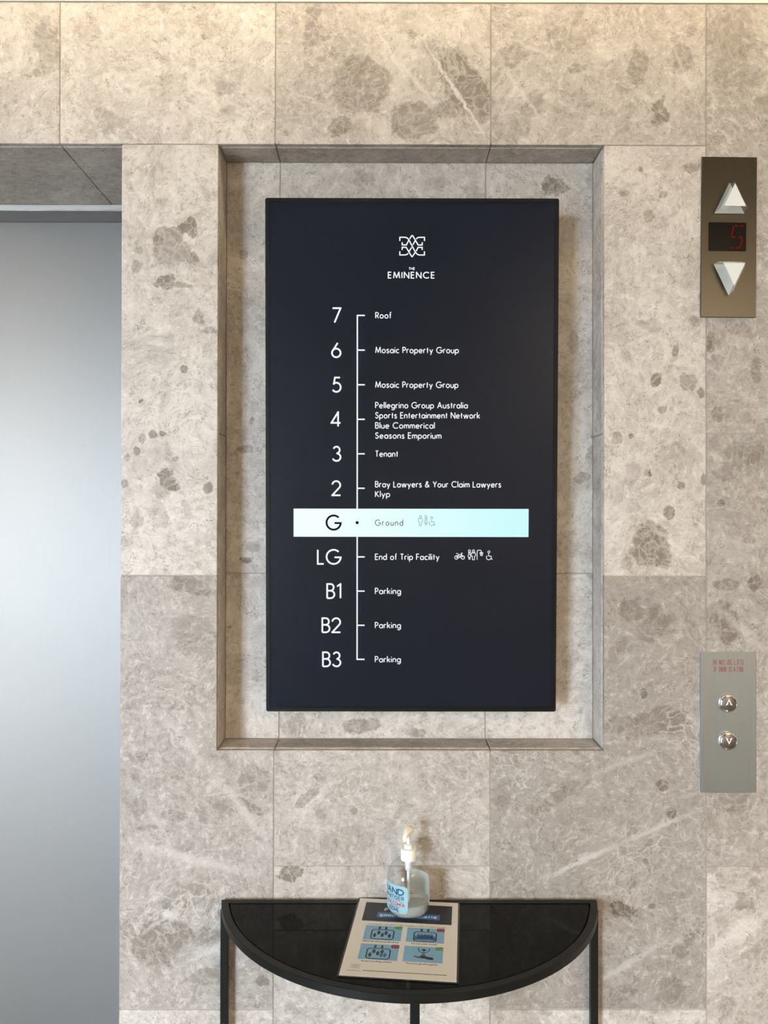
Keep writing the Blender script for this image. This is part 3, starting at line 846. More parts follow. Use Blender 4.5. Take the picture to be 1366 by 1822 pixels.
rows = [('7', 'Roof', 29), ('6', 'Mosaic Property Group', 149.5), ('5', 'Mosaic Property Group', 149), ('4', None, 0), ('3', 'Tenant', 41.5), ('2', None, 0),
        ('G', 'Ground', 50.5), ('LG', 'End of Trip Facility', 116), ('B1', 'Parking', 47), ('B2', 'Parking', 47), ('B3', 'Parking', 47)]
multi = {'4': [('Pellegrino Group Australia', 166, -25), ('Sports Entertainment Network', 188, -7), ('Blue Commerical', 107, 11), ('Seasons Emporium', 119, 29)],
         '2': [('Bray Lawyers & Your Claim Lawyers', 226.5, -7), ('Klyp', 27, 10.5)]}
ROW0, ROWD = 206.5, 61.45
NUMW, TXTW = 0.105, 0.130
diagram = []
for k, (num, name, wd) in enumerate(rows):
    y = ROW0 + ROWD * k
    ink = M_INK if num == 'G' else M_TXT
    lay = OVER if num == 'G' else ON
    cap = 28.5 * CU
    x, z = cv(135.5, y + 14.2)
    print_obj('floor_number', text_lines(num, cap, x, z, None, 'R', 0.20, weight=NUMW), cap * (NUMW if num != 'G' else 0.125), lay, ink, tv)
    items = multi.get(num) or [(name, wd, 0)]
    for s, w_, dy in items:
        cap2 = (11.6 if num != 'G' else 11.2) * CU
        x, z = cv(196.0, y + 5.6 + dy)
        wt = TXTW if num != 'G' else 0.100
        print_obj('directory_line', text_lines(s, cap2, x, z, w_ * CU, 'L', 0.26 if num != 'G' else 0.38, 0.46, wt), cap2 * wt, lay, ink, tv)
    if num != 'G':
        diagram.append([cv(164, y), cv(177.5, y)])
ytop, ybot = ROW0, ROW0 + ROWD * 10
bar0, bar1 = 550.3, 600.6
diagram[0] = [cv(177.5, ytop), cv(164, ytop), cv(164, bar0)]
diagram[-1] = [cv(177.5, ybot), cv(164, ybot), cv(164, bar1)]
print_obj('floor_line', diagram, 2.4 * CU, ON, M_TXT, tv)
a, b = cv(49.8, bar1), cv(472.0, bar0)
patch_obj('highlight_bar', [[a, (b[0], a[1]), b, (a[0], b[1])]], ON, M_BAR, tv)
cx, cz = cv(164, ROW0 + ROWD * 6)
patch_obj('floor_dot', [[(cx + 2.9 * CU * math.cos(t * PI / 10), cz + 2.9 * CU * math.sin(t * PI / 10)) for t in range(20)]], OVER, M_INK, tv)

# crest and title
EMB = [[(-272, 113), (-272, 193), (-157, 193), (-120, 185), (-85, 155), (-57, 110), (68, -125), (100, -165), (125, -185), (158, -195), (273, -195), (273, -115)],
       [(273, 113), (273, 193), (163, 193), (123, 185), (90, 157)], [(68, 120), (18, 30)], [(-12, -30), (-67, -120)],
       [(-87, -160), (-117, -185), (-162, -195), (-272, -195), (-272, -115)],
       [(-54, 155), (-17, 220), (0, 232), (18, 220), (133, 25), (223, 25), (223, 85)], [(-77, 123), (-127, 25), (-220, 25), (-220, 85)],
       [(-220, -85), (-220, -27), (-132, -27), (-17, -215), (0, -232), (18, -215), (63, -145)], [(90, -110), (133, -27), (223, -27), (223, -85)]]
def emblem(cx, cz, k):
    return [[(cx + p[0] * k, cz + p[1] * k) for p in ln] for ln in EMB]
x, z = cv(261.5, 84.0)
print_obj('crest', emblem(x, z, CU / 12.42), 2.0 * CU, ON, M_TXT, tv)
x, z = cv(261.0, 126.0)
print_obj('title', text_lines('THE', 4.8 * CU, x, z, 11.2 * CU, 'C', 0.3, weight=0.17), 0.9 * CU, ON, M_TXT, tv)
x, z = cv(260.2, 141.3)
print_obj('title', text_lines('EMINENCE', 12.2 * CU, x, z, 84 * CU, 'C', 0.36, weight=0.15), 1.85 * CU, ON, M_TXT, tv)

# little figures on the page
def icon(lines, ox, oy, s=1.0):
    return [[cv(ox + p[0] * s, oy + p[1] * s) for p in ln] for ln in lines]
def ring(cx, cy, r):
    return arc(cx, cy, r, r, 90, 450)
MAN = [ring(0, -8.4, 1.9), [(-3.7, 1.2), (-3.7, -3.6), (-2.2, -5.6), (0, -4.4), (2.2, -5.6), (3.7, -3.6), (3.7, 1.2)], [(-1.9, 0.4), (-1.9, 6.2), (-1.1, 7.6), (1.1, 7.6), (1.9, 6.2), (1.9, 0.4)]]
WOMAN = [ring(0, -8.4, 1.9), [(-2.0, -5.2), (2.0, -5.2), (1.0, -2.2), (2.7, 1.2), (1.6, 3.0), (-1.6, 3.0), (-2.7, 1.2), (-1.0, -2.2), (-2.0, -5.2)], [(-1.0, 3.0), (-1.0, 7.2)], [(1.0, 3.0), (1.0, 7.2)]]
CHAIR = [ring(0.4, -6.6, 1.9), [(-0.2, -3.4), (0.2, 0.8), (4.4, 0.8), (5.2, 6.0), (6.9, 7.2)], arc(0.2, 3.3, 4.2, -4.2, 130, 345)]
BIKE = [ring(-5.8, 3.4, 3.1), ring(5.8, 3.4, 3.1), [(-5.8, 3.4), (-2.2, -1.8), (3.6, -1.8), (5.8, 3.4)], [(-2.2, -1.8), (0.4, 3.4), (3.6, -1.8)], [(-5.8, 3.4), (0.4, 3.4)], [(3.6, -1.8), (3.0, -4.4), (5.4, -4.4)], [(-6.4, -3.6), (-2.8, -3.9)]]
SHOWER = [[(-4.2, 7.4), (-4.2, -8.0), (-2.8, -9.6), (2.0, -9.6), (3.4, -8.0), (3.4, -6.2)], [(0.2, -4.4), (3.4, -6.2), (6.4, -4.6), (0.2, -4.4)], [(2.0, -3.4), (2.0, 0.2)], [(3.7, -3.4), (3.7, 0.8)], [(5.2, -3.4), (5.2, 0.2)]]
yG, yL = ROW0 + ROWD * 6 - 2.4, ROW0 + ROWD * 7 - 2.6
for ic, ox in ((MAN, 277.6), (WOMAN, 287.6), (CHAIR, 297.4)):
    print_obj('facility_icon', icon(ic, ox, yG), 0.85 * CU, OVER, M_GREYINK, tv)
for ic, ox in ((BIKE, 348.3), (WOMAN, 366.0), (MAN, 373.2), (SHOWER, 384.0), (CHAIR, 400.5)):
    print_obj('facility_icon', icon(ic, ox, yL), 1.1 * CU, ON, M_TXT, tv)

# ------------------------------------------------------------------ lift position indicator
def plate(name, w, h, t, mat, parent):
    v, f = prism(rect(-w / 2, w / 2, -h / 2, h / 2), t, 0.0006, lambda u, v, d: (u, d, v))
    return mesh_obj(name, v, f, mat, parent)
lan = thing(empty('lift_indicator', (0.7282, -0.0042, L - 0.1925), (0, math.radians(0.55), 0)),
            'bronze-toned steel plate with clear arrow lenses and red floor digit', 'indicator')
plate('faceplate', 0.1148, 0.335, 0.0042, M_LANTERN, lan)
M_ACRYL = clear_shell('clear_acrylic', (0.95, 0.96, 0.96), 1.6)
M_FROST = simple('frosted_lens_face', (0.78, 0.81, 0.82), 0.35)
def arrow_lens(cz, up):
    s = 1 if up else -1
    w, h, dp = 0.0640, 0.0665, 0.027
    tri = [(-w / 2, -h / 2 * s), (w / 2, -h / 2 * s), (0, h / 2 * s)]
    if not up:
        tri = tri[::-1]
    inn = inset_poly(tri, 0.0052)
    n = 3
    v = [(p[0], -dp, p[1] + cz) for p in inn] + [(p[0], -dp + 0.003, p[1] + cz) for p in inset_poly(tri, 0.0022)] + [(p[0], -0.0014, p[1] + cz) for p in tri]
    f = [(0, 1, 2), (8, 7, 6)]
    for k in range(2):
        for i in range(3):
            j = (i + 1) % 3
            f.append((k * 3 + i, k * 3 + 3 + i, k * 3 + 3 + j, k * 3 + j))
    lens = mesh_obj('arrow_lens', v, f, M_ACRYL, lan)
    v = [(p[0], -0.0012, p[1] + cz) for p in inset_poly(tri, 0.0004)] + [(p[0], -0.0003, p[1] + cz) for p in inset_poly(tri, 0.0004)]
    mesh_obj('added_lens_backing', v, [(0, 1, 2), (5, 4, 3), (0, 3, 4, 1), (1, 4, 5, 2), (2, 5, 3, 0)], M_FROST, lens)  # white reflector added behind the lens to brighten its sides
    fr = inset_poly(tri, 0.0060)
    v = [(p[0], -dp - 0.0008, p[1] + cz) for p in fr] + [(p[0], -dp - 0.0001, p[1] + cz) for p in fr]
    mesh_obj('frosted_face', v, [(0, 1, 2), (5, 4, 3), (0, 3, 4, 1), (1, 4, 5, 2), (2, 5, 3, 0)], M_FROST, lens)
arrow_lens(0.0815, True)
arrow_lens(-0.0900, False)
M_DISP = simple('smoked_display_window', (0.004, 0.004, 0.004), 0.15)
v, f = prism(rounded_rect(0.0785, 0.0600, 0.0022, 3, -0.0035, 0.0003), 0.0012, 0.0003, lambda u, v, d: (u, d - 0.0011, v))
disp = mesh_obj('digit_window', v, f, M_DISP, lan)
M_RED = screen_print('red_segment', srgb(118, 20, 20), 1.0)
segs = [[(780, 1165), (855, 1165)], [(890, 1165), (970, 1165)], [(765, 1182), (718, 1385)], [(735, 1395), (805, 1395)], [(860, 1395), (930, 1395)],
        [(942, 1412), (900, 1602)], [(685, 1620), (770, 1620)], [(805, 1620), (885, 1620)]]
for sgm in segs:
    ln = [[((p[0] - 640) * 0.0785 / 766 - 0.0035, (1390 - p[1]) * 0.0600 / 588 + 0.0003) for p in sgm]]
    print_obj('digit_segment', ln, 0.0027, lambda u, v: (u, -0.0014, v), M_RED, disp)

# ------------------------------------------------------------------ lift call panel
call = thing(empty('lift_call_panel', (0.7262, -0.0042, L - 1.2030)), 'brushed steel call plate with red fire warning and two round buttons', 'call panel')
plate('faceplate', 0.1148, 0.2922, 0.0042, M_CALL, call)
M_REDINK = simple('red_engraving', srgb(150, 52, 58), 0.6)
for s, zz, wd in (('DO NOT USE LIFTS', 0.1196, 0.0650), ('IF THERE IS A FIRE', 0.1050, 0.0640)):
    print_obj('warning_line', text_lines(s, 0.0106, 0.0005, zz, wd, 'C', mono=0.62, weight=0.10), 0.00085, lambda u, v: (u, -0.0002, v), M_REDINK, call)
M_LIT = screen_print('lit_arrow', (0.86, 0.95, 1.0), 1.0)
ARW = [[(0, 1), (0.86, -0.75), (0.20, -0.42), (0.28, -0.15), (0.0, 0.42), (-0.28, -0.15), (-0.20, -0.42), (-0.86, -0.75)]]
for zz, s in ((0.0400, 1), (-0.0382, -1)):
    bm = bmesh.new()
    lathe(bm, [(0.0192, 0.0), (0.0192, 0.0022), (0.0182, 0.0046), (0.0170, 0.0062), (0.0158, 0.0066), (0.0150, 0.0058), (0.0149, 0.0035), (0.0, 0.0035)], 48)
    bmesh.ops.rotate(bm, verts=bm.verts[:], cent=(0, 0, 0), matrix=Matrix.Rotation(PI / 2, 3, 'X'))
    btn = bm_obj('button', bm, M_CHROME, call, True, 40)
    btn.location = (-0.001, -0.0001, zz)
    bm = bmesh.new()
    lathe(bm, [(0.0147, 0.0036), (0.0147, 0.0052), (0.0142, 0.0056), (0.0, 0.0056)], 40)
    bmesh.ops.rotate(bm, verts=bm.verts[:], cent=(0, 0, 0), matrix=Matrix.Rotation(PI / 2, 3, 'X'))
    bm_obj('button_face', bm, M_BTNFACE, btn, True, 40)
    pts = [(p[0] * 0.0085, 0.0022 + s * p[1] * 0.0085) for p in ARW[0]]
    patch_obj('arrow', [[pts[0], pts[1], pts[2], pts[3], pts[4]], [pts[0], pts[4], pts[5], pts[6], pts[7]]], lambda u, v: (u, -0.0059, v), M_LIT, btn)
    bm = bmesh.new()
    for (bx, bz) in ((-0.005, -0.0092), (-0.0028, -0.0114), (0.0002, -0.0092), (0.0002, -0.0114), (0.0024, -0.0080), (0.0046, -0.0092)):
        bmesh.ops.create_icosphere(bm, subdivisions=1, radius=0.0007, matrix=Matrix.Translation((bx, -0.0056, bz)))
    bm_obj('braille', bm, M_BTNFACE, btn, True)

# ------------------------------------------------------------------ console table
TZ, TR, TA, TB = 0.742, 0.393, 0.388, 0.329         # top height, arc radius, half width, depth
tab = thing(empty('console_table', (0.0635, -0.009, 0)), 'black metal half-round console table with a dark glass top against the wall', 'table')
def table_outline(off, n=72):
    """Half-round outline moved inwards by off (back edge straight)."""
    r = TR - off
    cy = TR - TB
    a0 = math.asin((cy + off) / r)
    pts = []
    for k in range(n + 1):
        a = a0 + (PI - 2 * a0) * k / n
        pts.append((-r * math.cos(a), cy - r * math.sin(a)))
    return pts                                        # from left back corner round the front to right back corner
RIM, TH = 0.0145, 0.0150
outer, inner = table_outline(0.0), table_outline(RIM)
def rim_mesh():
    n = len(outer)
    mid = table_outline(0.0012)
    v = [(p[0], p[1], TZ - TH) for p in outer] + [(p[0], p[1], TZ - 0.0012) for p in outer] + [(p[0], p[1], TZ) for p in mid] + [(p[0], p[1], TZ) for p in inner] + [(p[0], p[1], TZ - TH) for p in inner]
    f = []
    for k in range(5):
        kk = (k + 1) % 5
        for i in range(n):
            j = (i + 1) % n
            f.append((k * n + i, k * n + j, kk * n + j, kk * n + i))
    return v, f
v, f = rim_mesh()
rim = mesh_obj('rim', v, f, M_BLACK, tab)
bm = bmesh.new(); bm.from_mesh(rim.data); bmesh.ops.recalc_face_normals(bm, faces=bm.faces[:]); bm.to_mesh(rim.data); bm.free()
M_TGLASS = simple('black_glass', (0.003, 0.0032, 0.0032), 0.045, spec=0.5)
M_TGLASS.node_tree.nodes['Principled BSDF'].inputs['IOR'].default_value = 1.16
gl = table_outline(RIM + 0.0022)
n = len(gl)
gl2 = table_outline(RIM + 0.0034)
v = [(p[0], p[1], TZ - 0.0010) for p in gl2] + [(p[0], p[1], TZ - 0.0022) for p in gl] + [(p[0], p[1], TZ - 0.0070) for p in gl]
f = [tuple(range(n))[::-1], tuple(range(2 * n, 3 * n))]
for k in range(2):
    for i in range(n):
        j = (i + 1) % n
        f.append((k * n + i, k * n + j, k * n + n + j, k * n + n + i))
glass = mesh_obj('glass_top', v, f, M_TGLASS, tab)
bm = bmesh.new(); bm.from_mesh(glass.data); bmesh.ops.recalc_face_normals(bm, faces=bm.faces[:]); bm.to_mesh(glass.data); bm.free()
lip_o, lip_i = table_outline(RIM - 0.001), table_outline(RIM + 0.010)
v = [(p[0], p[1], z) for z in (TZ - 0.0072, TZ - 0.0110) for lst in (lip_o, lip_i) for p in lst]
f = []
for i in range(n):
    j = (i + 1) % n
    f += [(i, j, n + j, n + i), (2 * n + i, 3 * n + i, 3 * n + j, 2 * n + j), (n + i, n + j, 3 * n + j, 3 * n + i)]
mesh_obj('support_lip', v, f, M_BLACK, tab)
LG = 0.0150
for (x0, y1) in ((-TA + 0.001, 0.0), (TA - 0.001 - LG, 0.0)):
    box_obj('leg', x0, x0 + LG, y1 - LG, y1 - 0.0003, 0, TZ - TH, M_BLACK, tab, 0.001)
box_obj('leg', -0.0095, 0.0065, -TB + 0.0005, -TB + 0.0165, 0, TZ - TH, M_BLACK, tab, 0.001)
box_obj('floor_rail', -TA + 0.001 + LG, TA - 0.001 - LG, -LG, -0.0003, 0.0, LG, M_BLACK, tab, 0.001)
box_obj('floor_rail', -0.0095, 0.0065, -TB + 0.0165, -LG, 0.0, LG, M_BLACK, tab, 0.001)

# ------------------------------------------------------------------ laminated notice
SW, SH = 0.2090, 0.2860
sheet = thing(empty('notice_sheet', (0.048, -0.1545, TZ + 0.0004), (0, 0, math.radians(-6.0))),
              'laminated lift etiquette notice lying flat on the dark glass table', 'notice')
M_LAM = clear_shell('laminate_film', (0.72, 0.74, 0.73), 1.0)
M_PAPER = simple('notice_paper', (0.66, 0.64, 0.615), 0.30, spec=0.4)
v, f = prism(rounded_rect(SW, SH, 0.004, 4), 0.0004, 0.0001, lambda u, v, d: (u, v, 0.0004 - d))
mesh_obj('laminate', v, f, M_LAM, sheet)
v, f = prism(rect(-SW / 2 + 0.0035, SW / 2 - 0.0035, -SH / 2 + 0.0035, SH / 2 - 0.0035), 0.0003, 0.00005, lambda u, v, d: (u, v, 0.0006 - d))
mesh_obj('paper', v, f, M_PAPER, sheet)
S1 = lambda u, v: (u / 1000, v / 1000, 0.00070)
S2 = lambda u, v: (u / 1000, v / 1000, 0.00080)
S3 = lambda u, v: (u / 1000, v / 1000, 0.00090)
M_NAVY = simple('print_navy', srgb(28, 28, 44), 0.3, spec=0.4)
M_BLUE = simple('print_blue', srgb(40, 110, 170), 0.3, spec=0.4)
M_PALE = simple('print_pale_blue', srgb(118, 166, 200), 0.3, spec=0.4)
M_INKB = simple('print_black', srgb(30, 30, 32), 0.35, spec=0.4)
M_WHITE = simple('print_white', (0.72, 0.74, 0.74), 0.3, spec=0.4)
M_GREEN = simple('print_green', srgb(110, 180, 80), 0.3, spec=0.4)
M_PRED = simple('print_red', srgb(185, 70, 84), 0.3, spec=0.4)
M_PFIG = simple('print_figure_blue', srgb(54, 94, 150), 0.3, spec=0.4)
def prect(x0, x1, y0, y1):
    return [(x0, y0), (x1, y0), (x1, y1), (x0, y1)]
patch_obj('banner', [prect(-86, 89.3, 49.5, 124)], S1, M_NAVY, sheet)
patch_obj('banner_strip', [prect(-58.5, 65.6, 65.3, 85.5)], S2, M_BLUE, sheet)
print_obj('heading', text_lines('P', 13, -46, 91, None, 'L', weight=0.2), 2.6, S2, M_WHITE, sheet)
print_obj('heading', text_lines('good lift etiquette', 12, 3.4, 70.2, 114, 'C', 0.3, 0.5, weight=0.2), 2.3, S3, M_WHITE, sheet)
print_obj('caption', text_lines('TO ENSURE THE SAFETY OF YOURSELF AND OTHERS, PLEASE:', 3.6, 3.4, 35.6, 151, 'C', 0.26, 0.4, weight=0.17), 0.62, S1, M_INKB, sheet)
def figure(x, y, s):
    """Standing figure: head and body outline polygons."""
    head = [(x + 1.7 * s * math.cos(t * PI / 5), y + 11.4 * s + 1.9 * s * math.sin(t * PI / 5)) for t in range(10)]
    body = [(-1.9, 0), (-0.3, 0), (0, 3.6), (0.3, 0), (1.9, 0), (1.9, 5.6), (3.2, 5.2), (3.2, 8.0), (2.0, 9.2), (-2.0, 9.2), (-3.2, 8.0), (-3.2, 5.2), (-1.9, 5.6)]
    return [head, [(x + p[0] * s, y + p[1] * s) for p in body]]
def lift_car(ox, oy):
    frame = rounded_rect(42, 34, 6.5, 4, ox + 35, oy + 20.5)
    return [frame + [frame[0]]], [prect(ox + 25.5, ox + 29.5, oy + 39.5, oy + 48.5), prect(ox + 38, ox + 42, oy + 39.5, oy + 48.5)]
panels = ((-75.2, -19.2, 'Maintain physical distance', 67, True), (5.4, -19.2, 'Do not over crowd', 47, False),
          (-76.0, -85.8, 'Avoid touching others', 55.5, False), (4.8, -85.4, 'Practice good hygiene', 55.5, True))
for k, (ox, oy, cap, wd, ok) in enumerate(panels):
    pic = patch_obj('picture_panel', [prect(ox, ox + 71, oy, oy + 51.8)], S1, M_PALE, sheet)
    if k < 3:
        fr, ropes = lift_car(ox, oy)
        print_obj('lift_car_outline', fr, 2.3, S2, M_INKB, pic)
        patch_obj('lift_ropes', ropes, S2, M_INKB, pic)
        if k == 0:
            spots, blue = ((20.5, 9.5), (27.5, 19.5), (35, 11.5), (41.5, 19), (48.5, 9.5)), ()
        elif k == 1:
            spots, blue = (), [(17.5 + 5.0 * q, 7.5) for q in range(8)] + [(22.5 + 6.2 * q, 16) for q in range(5)]
        else:
            spots, blue = ((20.5, 8.5), (26.5, 20.5), (34, 14.5), (41.5, 20)), ((41, 8.5), (47.5, 9.0))
        if spots:
            patch_obj('figures', [q for sp in spots for q in figure(ox + sp[0], oy + sp[1], 1.12)], S2, M_INKB, pic)
        if blue:
            patch_obj('figures', [q for sp in blue for q in figure(ox + sp[0], oy + sp[1], 1.12)], S3, M_PFIG, pic)
    else:
        hx, hy_ = ox + 36, oy + 10
        hand = [(-18, 9), (-17, 10.5), (-12, 8), (-4, 7), (-7, 10), (-6, 11.5), (2, 11), (8, 8.5), (18, 6.5), (18, -1), (10, -0.5), (2, 2.5), (-8, 3.5), (-14, 5.5)]
        patch_obj('open_hand', [[(hx + p[0], hy_ + p[1]) for p in hand]], S2, M_INKB, pic)
        print_obj('tap_outline', [[(hx - 10, hy_ + 36), (hx - 9.5, hy_ + 28), (hx - 5, hy_ + 22.5), (hx + 5, hy_ + 22.5), (hx + 9.5, hy_ + 28), (hx + 10, hy_ + 36)],
                                  [(hx, hy_ + 18), (hx - 3, hy_ + 12.5), (hx + 3, hy_ + 12.5), (hx, hy_ + 18)], [(hx - 3, hy_ + 20.3), (hx + 3, hy_ + 20.3)]], 1.5, S2, M_INKB, pic)
        patch_obj('tap_cross', [prect(hx - 5, hx + 5, hy_ + 28.5, hy_ + 31.5), prect(hx - 1.8, hx + 1.8, hy_ + 26, hy_ + 34)], S2, M_INKB, pic)
    bx, by = ox + 57.5, oy + 42
    if ok:
        bd = patch_obj('tick_badge', [prect(bx, bx + 13, by - 0.5, by + 10)], S2, M_GREEN, pic)
        fr = rounded_rect(13, 10.5, 1.5, 3, bx + 6.5, by + 4.7)
        print_obj('badge_mark', [[(bx + 3, by + 5.6), (bx + 5.8, by + 2.6), (bx + 11.5, by + 9)]], 1.4, S3, M_INKB, pic)
        print_obj('badge_edge', [fr + [fr[0]]], 0.9, S3, simple('badge_green_edge', srgb(40, 90, 40), .3) if k == 0 else bpy.data.materials['badge_green_edge'], pic)
    else:
        fr = rounded_rect(13, 10.5, 2.5, 3, bx + 6.5, by + 4.7)
        patch_obj('cross_badge', [fr], S2, M_PRED, pic)
        print_obj('badge_edge', [fr + [fr[0]]], 1.6, S3, M_INKB, pic)
        print_obj('badge_mark', [[(bx + 3.4, by + 1.8), (bx + 9.6, by + 7.6)], [(bx + 3.4, by + 7.6), (bx + 9.6, by + 1.8)]], 1.1, S3, M_INKB, pic)
    print_obj('caption', text_lines(cap, 5.4, ox + 34.5, oy - 7.6, wd, 'C', 0.26, 0.42, weight=0.14), 0.75, S1, M_INKB, sheet)
print_obj('crest', emblem(-77.0, -109.2, 0.0285), 0.55, S1, M_INKB, sheet)
print_obj('title', text_lines('EMINENCE', 3.0, -77.3, -124.6, 24, 'C', 0.36, weight=0.14), 0.42, S1, M_INKB, sheet)
print_obj('title', text_lines('THE', 1.3, -77.3, -120.2, 3.4, 'C', 0.3, weight=0.16), 0.2, S1, M_INKB, sheet)
print_obj('footer_line', [[(-62.2, -121.2), (84.0, -121.4)]], 1.7, S1, M_INKB, sheet)

# ------------------------------------------------------------------ sanitiser bottle
BR = 0.0420
bot = thing(empty('sanitiser_bottle', (0.0600, -0.0585, TZ + 0.0016)), 'clear hand sanitiser pump bottle with a blue label on the notice', 'bottle')
M_PET = clear_shell('clear_bottle_plastic', (0.955, 0.965, 0.965), 1.0)
M_GEL = solid_glass('clear_gel', 1.36, (0.93, 0.95, 0.95))
M_GEL.node_tree.nodes['Principled BSDF'].inputs['Transmission Weight'].default_value = 0.74
prof = [(0.0, 0.0012), (0.030, 0.0012), (0.036, 0.0), (0.0395, 0.0012), (0.0415, 0.004), (BR, 0.008), (BR, 0.066)]
prof += [(0.0140 + (BR - 0.0140) * math.cos(a) ** 0.9, 0.066 + 0.037 * math.sin(a)) for a in [PI / 2 * k / 10 for k in range(1, 10)]]
prof += [(0.0140, 0.1030), (0.0125, 0.1045), (0.0125, 0.1100)]
bm = bmesh.new()
lathe(bm, prof, 64)
bm_obj('bottle_body', bm, M_PET, bot, True, 50)
gi_ = BR - 0.0016
bm = bmesh.new()
lathe(bm, [(0.0, 0.0030), (0.034, 0.0030), (gi_ - 0.003, 0.0042), (gi_, 0.0090), (gi_, 0.0255), (gi_ - 0.0012, 0.0240), (0.030, 0.0236), (0.0, 0.0236)], 64)
bm_obj('gel', bm, M_GEL, bot, True, 50)
bm = bmesh.new()
lathe(bm, [(0.0128, 0.1028), (0.0150, 0.1028), (0.0152, 0.1036), (0.0152, 0.1240), (0.0144, 0.1252), (0.0090, 0.1258), (0.0086, 0.1270), (0.0086, 0.1330), (0.0080, 0.1338), (0.0, 0.1338)], 48)
bm_obj('pump_collar', bm, M_WHITEPL, bot, True, 40)
bm = bmesh.new()
lathe(bm, [(0.0034, 0.1336), (0.0034, 0.1500), (0.0042, 0.1520), (0.0046, 0.1580), (0.0, 0.1580)], 24)
bm_obj('pump_stem', bm, M_WHITEPL, bot, True, 40)
bm = bmesh.new()
lathe(bm, [(0.0, 0.1030), (0.0068, 0.1030), (0.0068, 0.0840), (0.0050, 0.0810), (0.0030, 0.0800), (0.0030, 0.0100), (0.0, 0.0100)], 24)
bm_obj('dip_tube', bm, simple('milky_tube_plastic', (0.80, 0.82, 0.82), 0.3), bot, True, 40)
# pump head: sections lofted along the spout
secs = [(-0.0100, 0.0030, 0.1600, 0.1640), (-0.0085, 0.0080, 0.1575, 0.1665), (-0.0030, 0.0098, 0.1560, 0.1672), (0.0030, 0.0096, 0.1560, 0.1664),
        (0.0090, 0.0078, 0.1560, 0.1650), (0.0150, 0.0056, 0.1545, 0.1632), (0.0210, 0.0044, 0.1510, 0.1600), (0.0245, 0.0038, 0.1470, 0.1560), (0.0250, 0.0026, 0.1480, 0.1545)]
bm = bmesh.new()
rings_ = []
for s, hw, z0, z1 in secs:
    ring_v = []
    for k in range(16):
        a = 2 * PI * k / 16
        cu = math.copysign(abs(math.cos(a)) ** 0.7, math.cos(a))
        su = math.copysign(abs(math.sin(a)) ** 0.7, math.sin(a))
        ring_v.append(bm.verts.new((hw * cu, -s, (z0 + z1) / 2 + (z1 - z0) / 2 * su)))
    rings_.append(ring_v)
for a, b in zip(rings_[:-1], rings_[1:]):
    for k in range(16):
        j = (k + 1) % 16
        bm.faces.new((a[k], a[j], b[j], b[k]))
bm.faces.new(rings_[0][::-1])
bm.faces.new(rings_[-1])
hd = bm_obj('pump_head', bm, M_CREAMPL, bot, True, 60)
hd.rotation_euler = (0, 0, math.radians(-20))
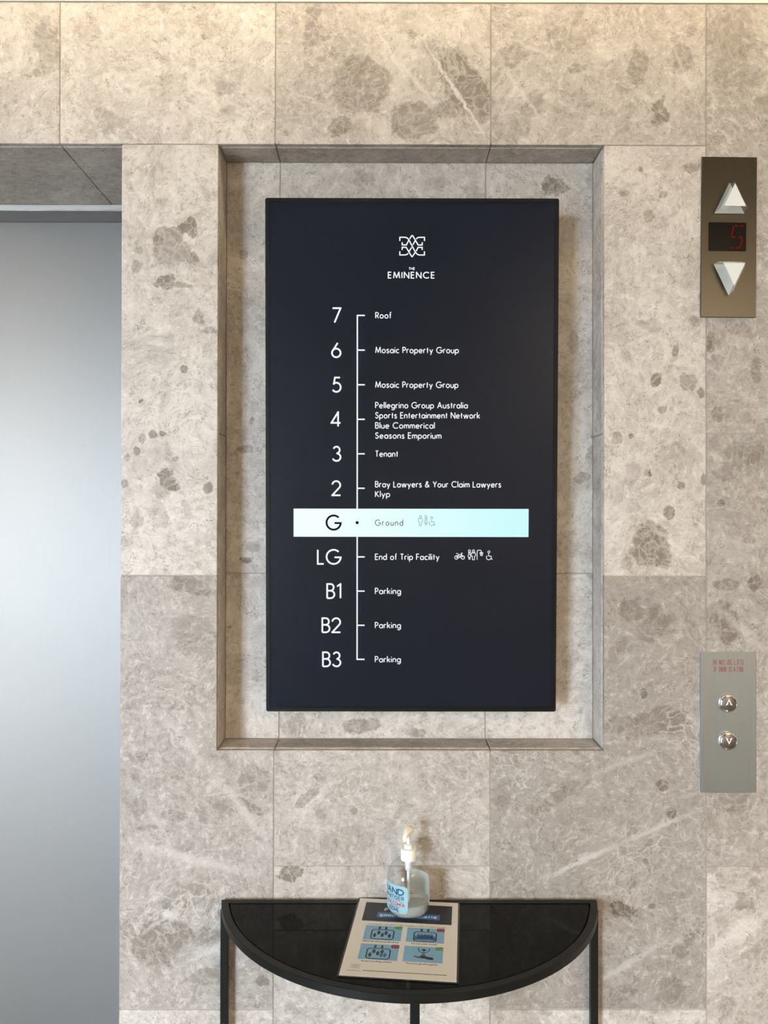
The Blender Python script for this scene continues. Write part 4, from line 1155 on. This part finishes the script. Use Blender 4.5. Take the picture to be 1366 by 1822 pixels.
# labels wrapped round the cylinder; angle measured from the front, positive to the right
def wrap(r):
    return lambda u, v: (r * math.sin(u / BR), -r * math.cos(u / BR), v)
def label_mesh(name, a0, a1, z0, z1, rc, r, mat):
    u0, u1 = BR * math.radians(a0), BR * math.radians(a1)
    nu = 40
    v, f = [], []
    for i in range(nu + 1):
        u = u0 + (u1 - u0) * i / nu
        e = min(u - u0, u1 - u)
        d = rc - math.sqrt(max(rc * rc - (rc - e) ** 2, 0)) if e < rc else 0.0
        for z in (z0 + d, z1 - d):
            v.append(wrap(r)(u, z))
    for i in range(nu):
        f.append((2 * i, 2 * i + 2, 2 * i + 3, 2 * i + 1))
    return mesh_obj(name, v, f, mat, bot, True)
def label_mat(name, color):
    m, nt, out = new_mat(name)
    d, t, mx = nd(nt, 'BsdfDiffuse'), nd(nt, 'BsdfTranslucent'), nd(nt, 'MixShader')
    geo = nd(nt, 'NewGeometry')
    c = mixc(nt, rng(nt, noise(nt, geo.outputs['Position'], 150.0).outputs['Fac'], 0.3, 0.7), tuple(0.97 * x for x in color), color)
    nt.links.new(c, d.inputs[0])
    nt.links.new(c, t.inputs[0])
    mx.inputs[0].default_value = 0.42
    nt.links.new(d.outputs[0], mx.inputs[1])
    nt.links.new(t.outputs[0], mx.inputs[2])
    nt.links.new(mx.outputs[0], out.inputs['Surface'])
    return m
M_LABEL = label_mat('label_light_blue', srgb(178, 224, 240))
M_LBACK = label_mat('label_back', srgb(232, 238, 240))
M_LNAVY = simple('label_navy', srgb(22, 72, 112), 0.4)
M_LDARK = simple('label_dark', srgb(52, 66, 88), 0.4)
M_LRED = simple('label_red', srgb(196, 44, 56), 0.4)
lab = label_mesh('front_label', -104, -3, 0.0125, 0.0660, 0.007, BR + 0.0003, M_LABEL)
label_mesh('back_label', 76, 177, 0.0125, 0.0660, 0.007, BR + 0.0003, M_LBACK)
LW = wrap(BR + 0.0006)
lu0, lu1 = BR * math.radians(-104), BR * math.radians(-3)
def lab_text(s, cap, z, uR, width, mat, wt):
    print_obj('label_print', text_lines(s, cap, uR, z, width, 'R', 0.22, 0.4, weight=wt), cap * wt, LW, mat, lab, 0.0015)
uR = BR * math.radians(-13)
lab_text('HAND', 0.0128, 0.0480, uR, 0.0560, M_LNAVY, 0.20)
lab_text('SANITISER', 0.0082, 0.0383, uR, 0.0560, M_LDARK, 0.16)
lab_text('% ALCOHOL', 0.0066, 0.0270, BR * math.radians(-10), 0.0470, M_LRED, 0.20)
lab_text('500ML', 0.0074, 0.0150, BR * math.radians(-26), 0.0300, M_LDARK, 0.17)
tiny = []
rr = random.Random(3)
for zrow, a, b in ((0.0358, -62, -14), (0.0250, -58, -24), (0.0232, -56, -28)):
    u, ue = BR * math.radians(a), BR * math.radians(b)
    while u < ue:
        w_ = rr.uniform(0.0012, 0.0032)
        tiny.append([(u, zrow), (min(u + w_, ue), zrow)])
        u += w_ + 0.0008
print_obj('label_small_print', tiny, 0.0008, LW, M_LDARK, lab, 0.0015)
